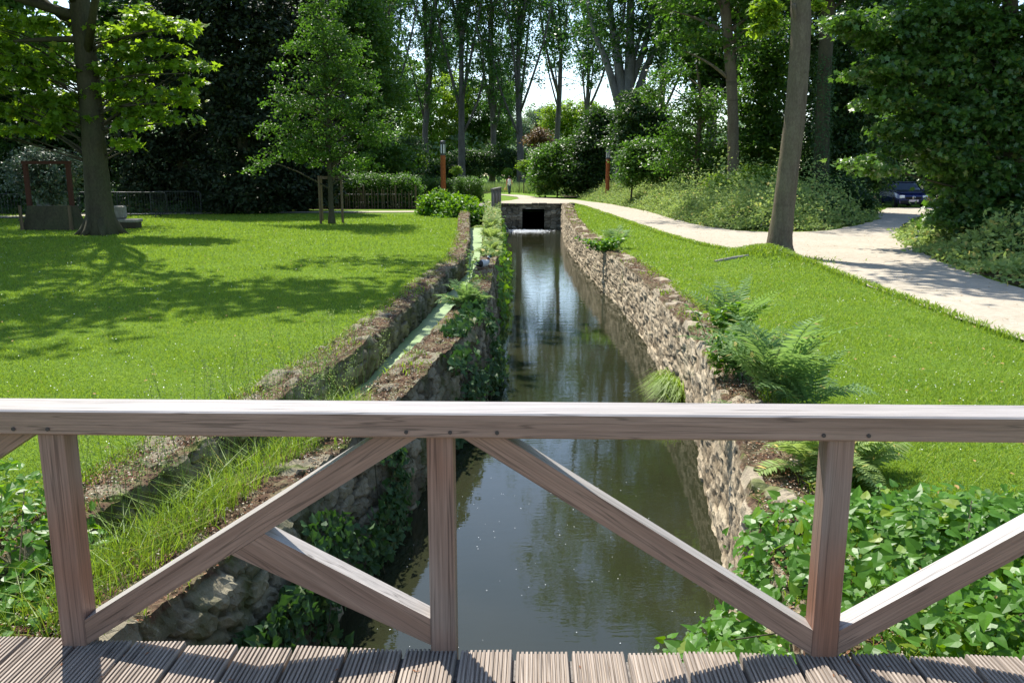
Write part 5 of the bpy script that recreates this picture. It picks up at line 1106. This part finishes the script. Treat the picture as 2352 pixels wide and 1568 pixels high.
b = MB(); V, Fs = loft([(0, 0, .84, .175, .135), (0, 0, .95, .17, .13), (0, 0, 1.12, .155, .12), (0, 0, 1.30, .19, .135), (0, 0, 1.40, .19, .12), (0, 0, 1.46, .10, .09)], 16); b.add(off(V), Fs); b.build('shirt', M['cloth_w'], pr, True)
b = MB()
for s, kn, an in ((-1, -.10, -.24), (1, .10, .06)):
    V, Fs = loft([(s*.05, an, .07, .06, .07), (s*.07, kn, .50, .078, .085), (s*.085, 0, .80, .10, .11), (s*.07, 0, .93, .10, .125)], 12); b.add(off(V), Fs)
b.build('trousers', M['cloth_g'], pr, True)
b = MB()
for s, an in ((-1, -.2), (1, .10)): b.box(px_+s*.05-.045, px_+s*.05+.045, py_+an-.08, py_+an+.16, .015, .085, bev=.02)
b.build('shoes', M['hair'], pr)
b = MB(); V, Fs = loft([(0, .0, 1.56, .078, .07), (0, .0, 1.62, .096, .095), (0, .02, 1.70, .09, .1), (0, .02, 1.75, .05, .06)], 14); b.add(off(V), Fs); b.build('hair', M['hair'], pr, True)
b = MB(); bx, by = px_-.33, py_+.08; V, Fs = loft([(bx-.02, by, .42, .17, .05), (bx-.03, by, .52, .17, .07), (bx, by, .66, .07, .04), (bx+.02, by, .76, .012, .012)], 12); b.add(V, Fs); tag(b.build('carrier_bag', M['yellow'], None, True), 'yellow carrier bag held by the walking person', 'bag')
# ------------------------------------------------------------------ duck
dk = mat('duck_plumage', rough=.6, spec=.3); a_ = N(dk, 'ShaderNodeAttribute', attribute_name='t'); L(dk, ramp(dk, a_.outputs['Fac'], [(0, (.5, .48, .45)), (.10, (.02, .02, .02)), (.22, (.03, .03, .03)), (.25, (.42, .42, .41)), (.50, (.42, .41, .40)), (.53, (.12, .05, .03)), (.64, (.12, .05, .03)), (.66, (.7, .7, .68)), (.69, (.01, .07, .04)), (.90, (.01, .06, .035)), (.92, (.5, .42, .06))]), PB(dk).inputs['Base Color'])
dk.node_tree.nodes['Color Ramp'].color_ramp.interpolation = 'CONSTANT'
dx, dy, _ = G(1107, 619); sp_ = [(-.24, 0, .10, .008, .02), (-.19, 0, .095, .03, .045), (-.13, 0, .09, .055, .075), (-.05, 0, .085, .08, .095), (.04, 0, .085, .085, .10), (.11, 0, .09, .075, .085), (.15, 0, .12, .055, .06), (.165, 0, .16, .036, .038), (.17, 0, .185, .034, .036), (.185, 0, .215, .042, .040), (.215, 0, .23, .038, .036), (.24, 0, .225, .022, .022), (.265, 0, .215, .012, .02), (.295, 0, .212, .004, .014)]
V = []; T_ = []; n = 14; P = np.array(sp_); Tn = unit(np.gradient(P[:, :3], axis=0)); ang = R(35)
for i, r_ in enumerate(P):
    up_ = np.cross(Tn[i], [0, 1, 0]); up_ = unit(up_[None])[0]; up_ = up_ if up_[2] > 0 or abs(up_[2]) < .3 else -up_
    for k in range(n):
        a = k/n*6.283; V.append(r_[:3]+np.array([0, 1, 0])*math.cos(a)*r_[4]+up_*math.sin(a)*r_[3]); T_.append(i/(len(P)-1))
V = np.array(V)*.92; c, s = math.cos(ang), math.sin(ang); V = np.column_stack([dx+V[:, 0]*c-V[:, 1]*s, dy+V[:, 0]*s+V[:, 1]*c, V[:, 2]+.045])
m_ = len(P); Fs = [(i*n+j, i*n+(j+1) % n, (i+1)*n+(j+1) % n, (i+1)*n+j) for i in range(m_-1) for j in range(n)]
tag(mesh('duck', V, [np.array(Fs), np.array([list(range(n)), [(m_-1)*n+j for j in range(n)]])], dk, smooth=True, attrs={'t': T_}), 'green headed drake resting on the dividing wall', 'duck')
# ------------------------------------------------------------------ parked car
cxx, cyy = PX(2078, 400, 50.5)[0], 50.5
car = thing('parked_car', (cxx, cyy, 0), 'dark blue hatchback half hidden behind foliage at the end of the side lane', 'car'); ca = R(-8)
def CM(V): V = np.asarray(V, float); c, s = math.cos(ca), math.sin(ca); return np.column_stack([cxx+V[:, 0]*c-V[:, 1]*s, cyy+V[:, 0]*s+V[:, 1]*c, V[:, 2]])
M['paint'] = mat('blue_paint', (.008, .014, .09), .25, .6, .3); PB(M['paint']).inputs['Coat Weight'].default_value = .6
M['glass'] = mat('car_glass', (.06, .08, .11), .05, .8); M['chrome'] = mat('chrome', (.8, .8, .82), .12, .5, 1.); M['tyre'] = mat('tyre', (.02, .02, .02), .8, .2)
def section(stations, nseg=10):
    """stations: y, half width bottom, half width top, z bottom, z top"""
    V = []; 
    for y, wb_, wt, z0, z1 in stations:
        pr_ = [(-wb_*.92, z0), (-wb_, z0+.12), (-wb_, z0+(z1-z0)*.55), (-wt, z1-.05), (-wt*.86, z1), (wt*.86, z1), (wt, z1-.05), (wb_, z0+(z1-z0)*.55), (wb_, z0+.12), (wb_*.92, z0)]
        V += [(x, y, z) for x, z in pr_]
    n = 10; m_ = len(stations); Fs = [(i*n+j, i*n+(j+1) % n, (i+1)*n+(j+1) % n, (i+1)*n+j) for i in range(m_-1) for j in range(n)]; Fs += [tuple(range(n)), tuple((m_-1)*n+j for j in range(n))[::-1]]; return V, Fs
b = MB(); V, Fs = section([(-2.02, .66, .60, .28, .62), (-1.98, .78, .70, .24, .72), (-1.6, .85, .78, .20, .84), (-1.0, .86, .80, .20, .93), (1.4, .86, .80, .20, .95), (1.9, .82, .76, .25, .92), (2.0, .74, .70, .3, .85)]); b.add(CM(V), Fs); body = b.build('body', M['paint'], car, False)
b = MB(); V, Fs = section([(-1.05, .74, .70, .90, .95), (-.35, .72, .58, .92, 1.40), (.1, .72, .56, .92, 1.45), (1.2, .72, .56, .92, 1.41), (1.8, .72, .62, .92, 1.0)]); b.add(CM(V), Fs); b.build('windows', M['glass'], car)
MB().box(-.57, .57, -.32, 1.2, 1.432, 1.475, CM, bev=.02).build('roof', M['paint'], car)
for sx in (-.62, .62): MB().box(sx-.14, sx+.14, -2.03, -1.90, .55, .72, CM, bev=.03).build('headlight', M['lens'], car)
MB().box(-.42, .42, -2.045, -1.98, .50, .64, CM, bev=.01).build('grille', M['tyre'], car)
MB().box(-.70, .70, -2.06, -1.97, .26, .42, CM, bev=.02).build('bumper', M['tyre'], car)
MB().box(-.26, .26, -2.075, -2.062, .36, .47, CM).build('number_plate', mat('plate_white', (.7, .6, .6), .5), car)
b = MB(); ringp = [(.075*math.cos(k*.3927), -2.06, .60+.075*math.sin(k*.3927)) for k in range(17)]; b.tube(CM(ringp), .009, 5)
for q_ in ([(-.04, .655), (0, .61), (.04, .655)], [(-.062, .62), (-.03, .55), (0, .60), (.03, .55), (.062, .62)]): b.tube(CM([(x, -2.062, z) for x, z in q_]), .008, 5)
b.build('badge', M['chrome'], car)
for sx in (-.78, .78):
    for sy in (-1.28, 1.25):
        b = MB(); b.tube(CM([(sx-.1, sy, .31), (sx+.1, sy, .31)]), .31, 20); wh = b.build('wheel', M['tyre'], car); PLOC[wh.name] = PLOC[car.name]
        MB().tube(CM([(sx+.101*np.sign(sx), sy, .31), (sx+.115*np.sign(sx), sy, .31)]), .19, 16).build('rim', M['chrome'], wh)
    MB().box(sx+.13*np.sign(sx)-.06, sx+.13*np.sign(sx)+.06, -.75, -.65, .93, 1.05, CM, bev=.03).build('wing_mirror', M['paint'], car)
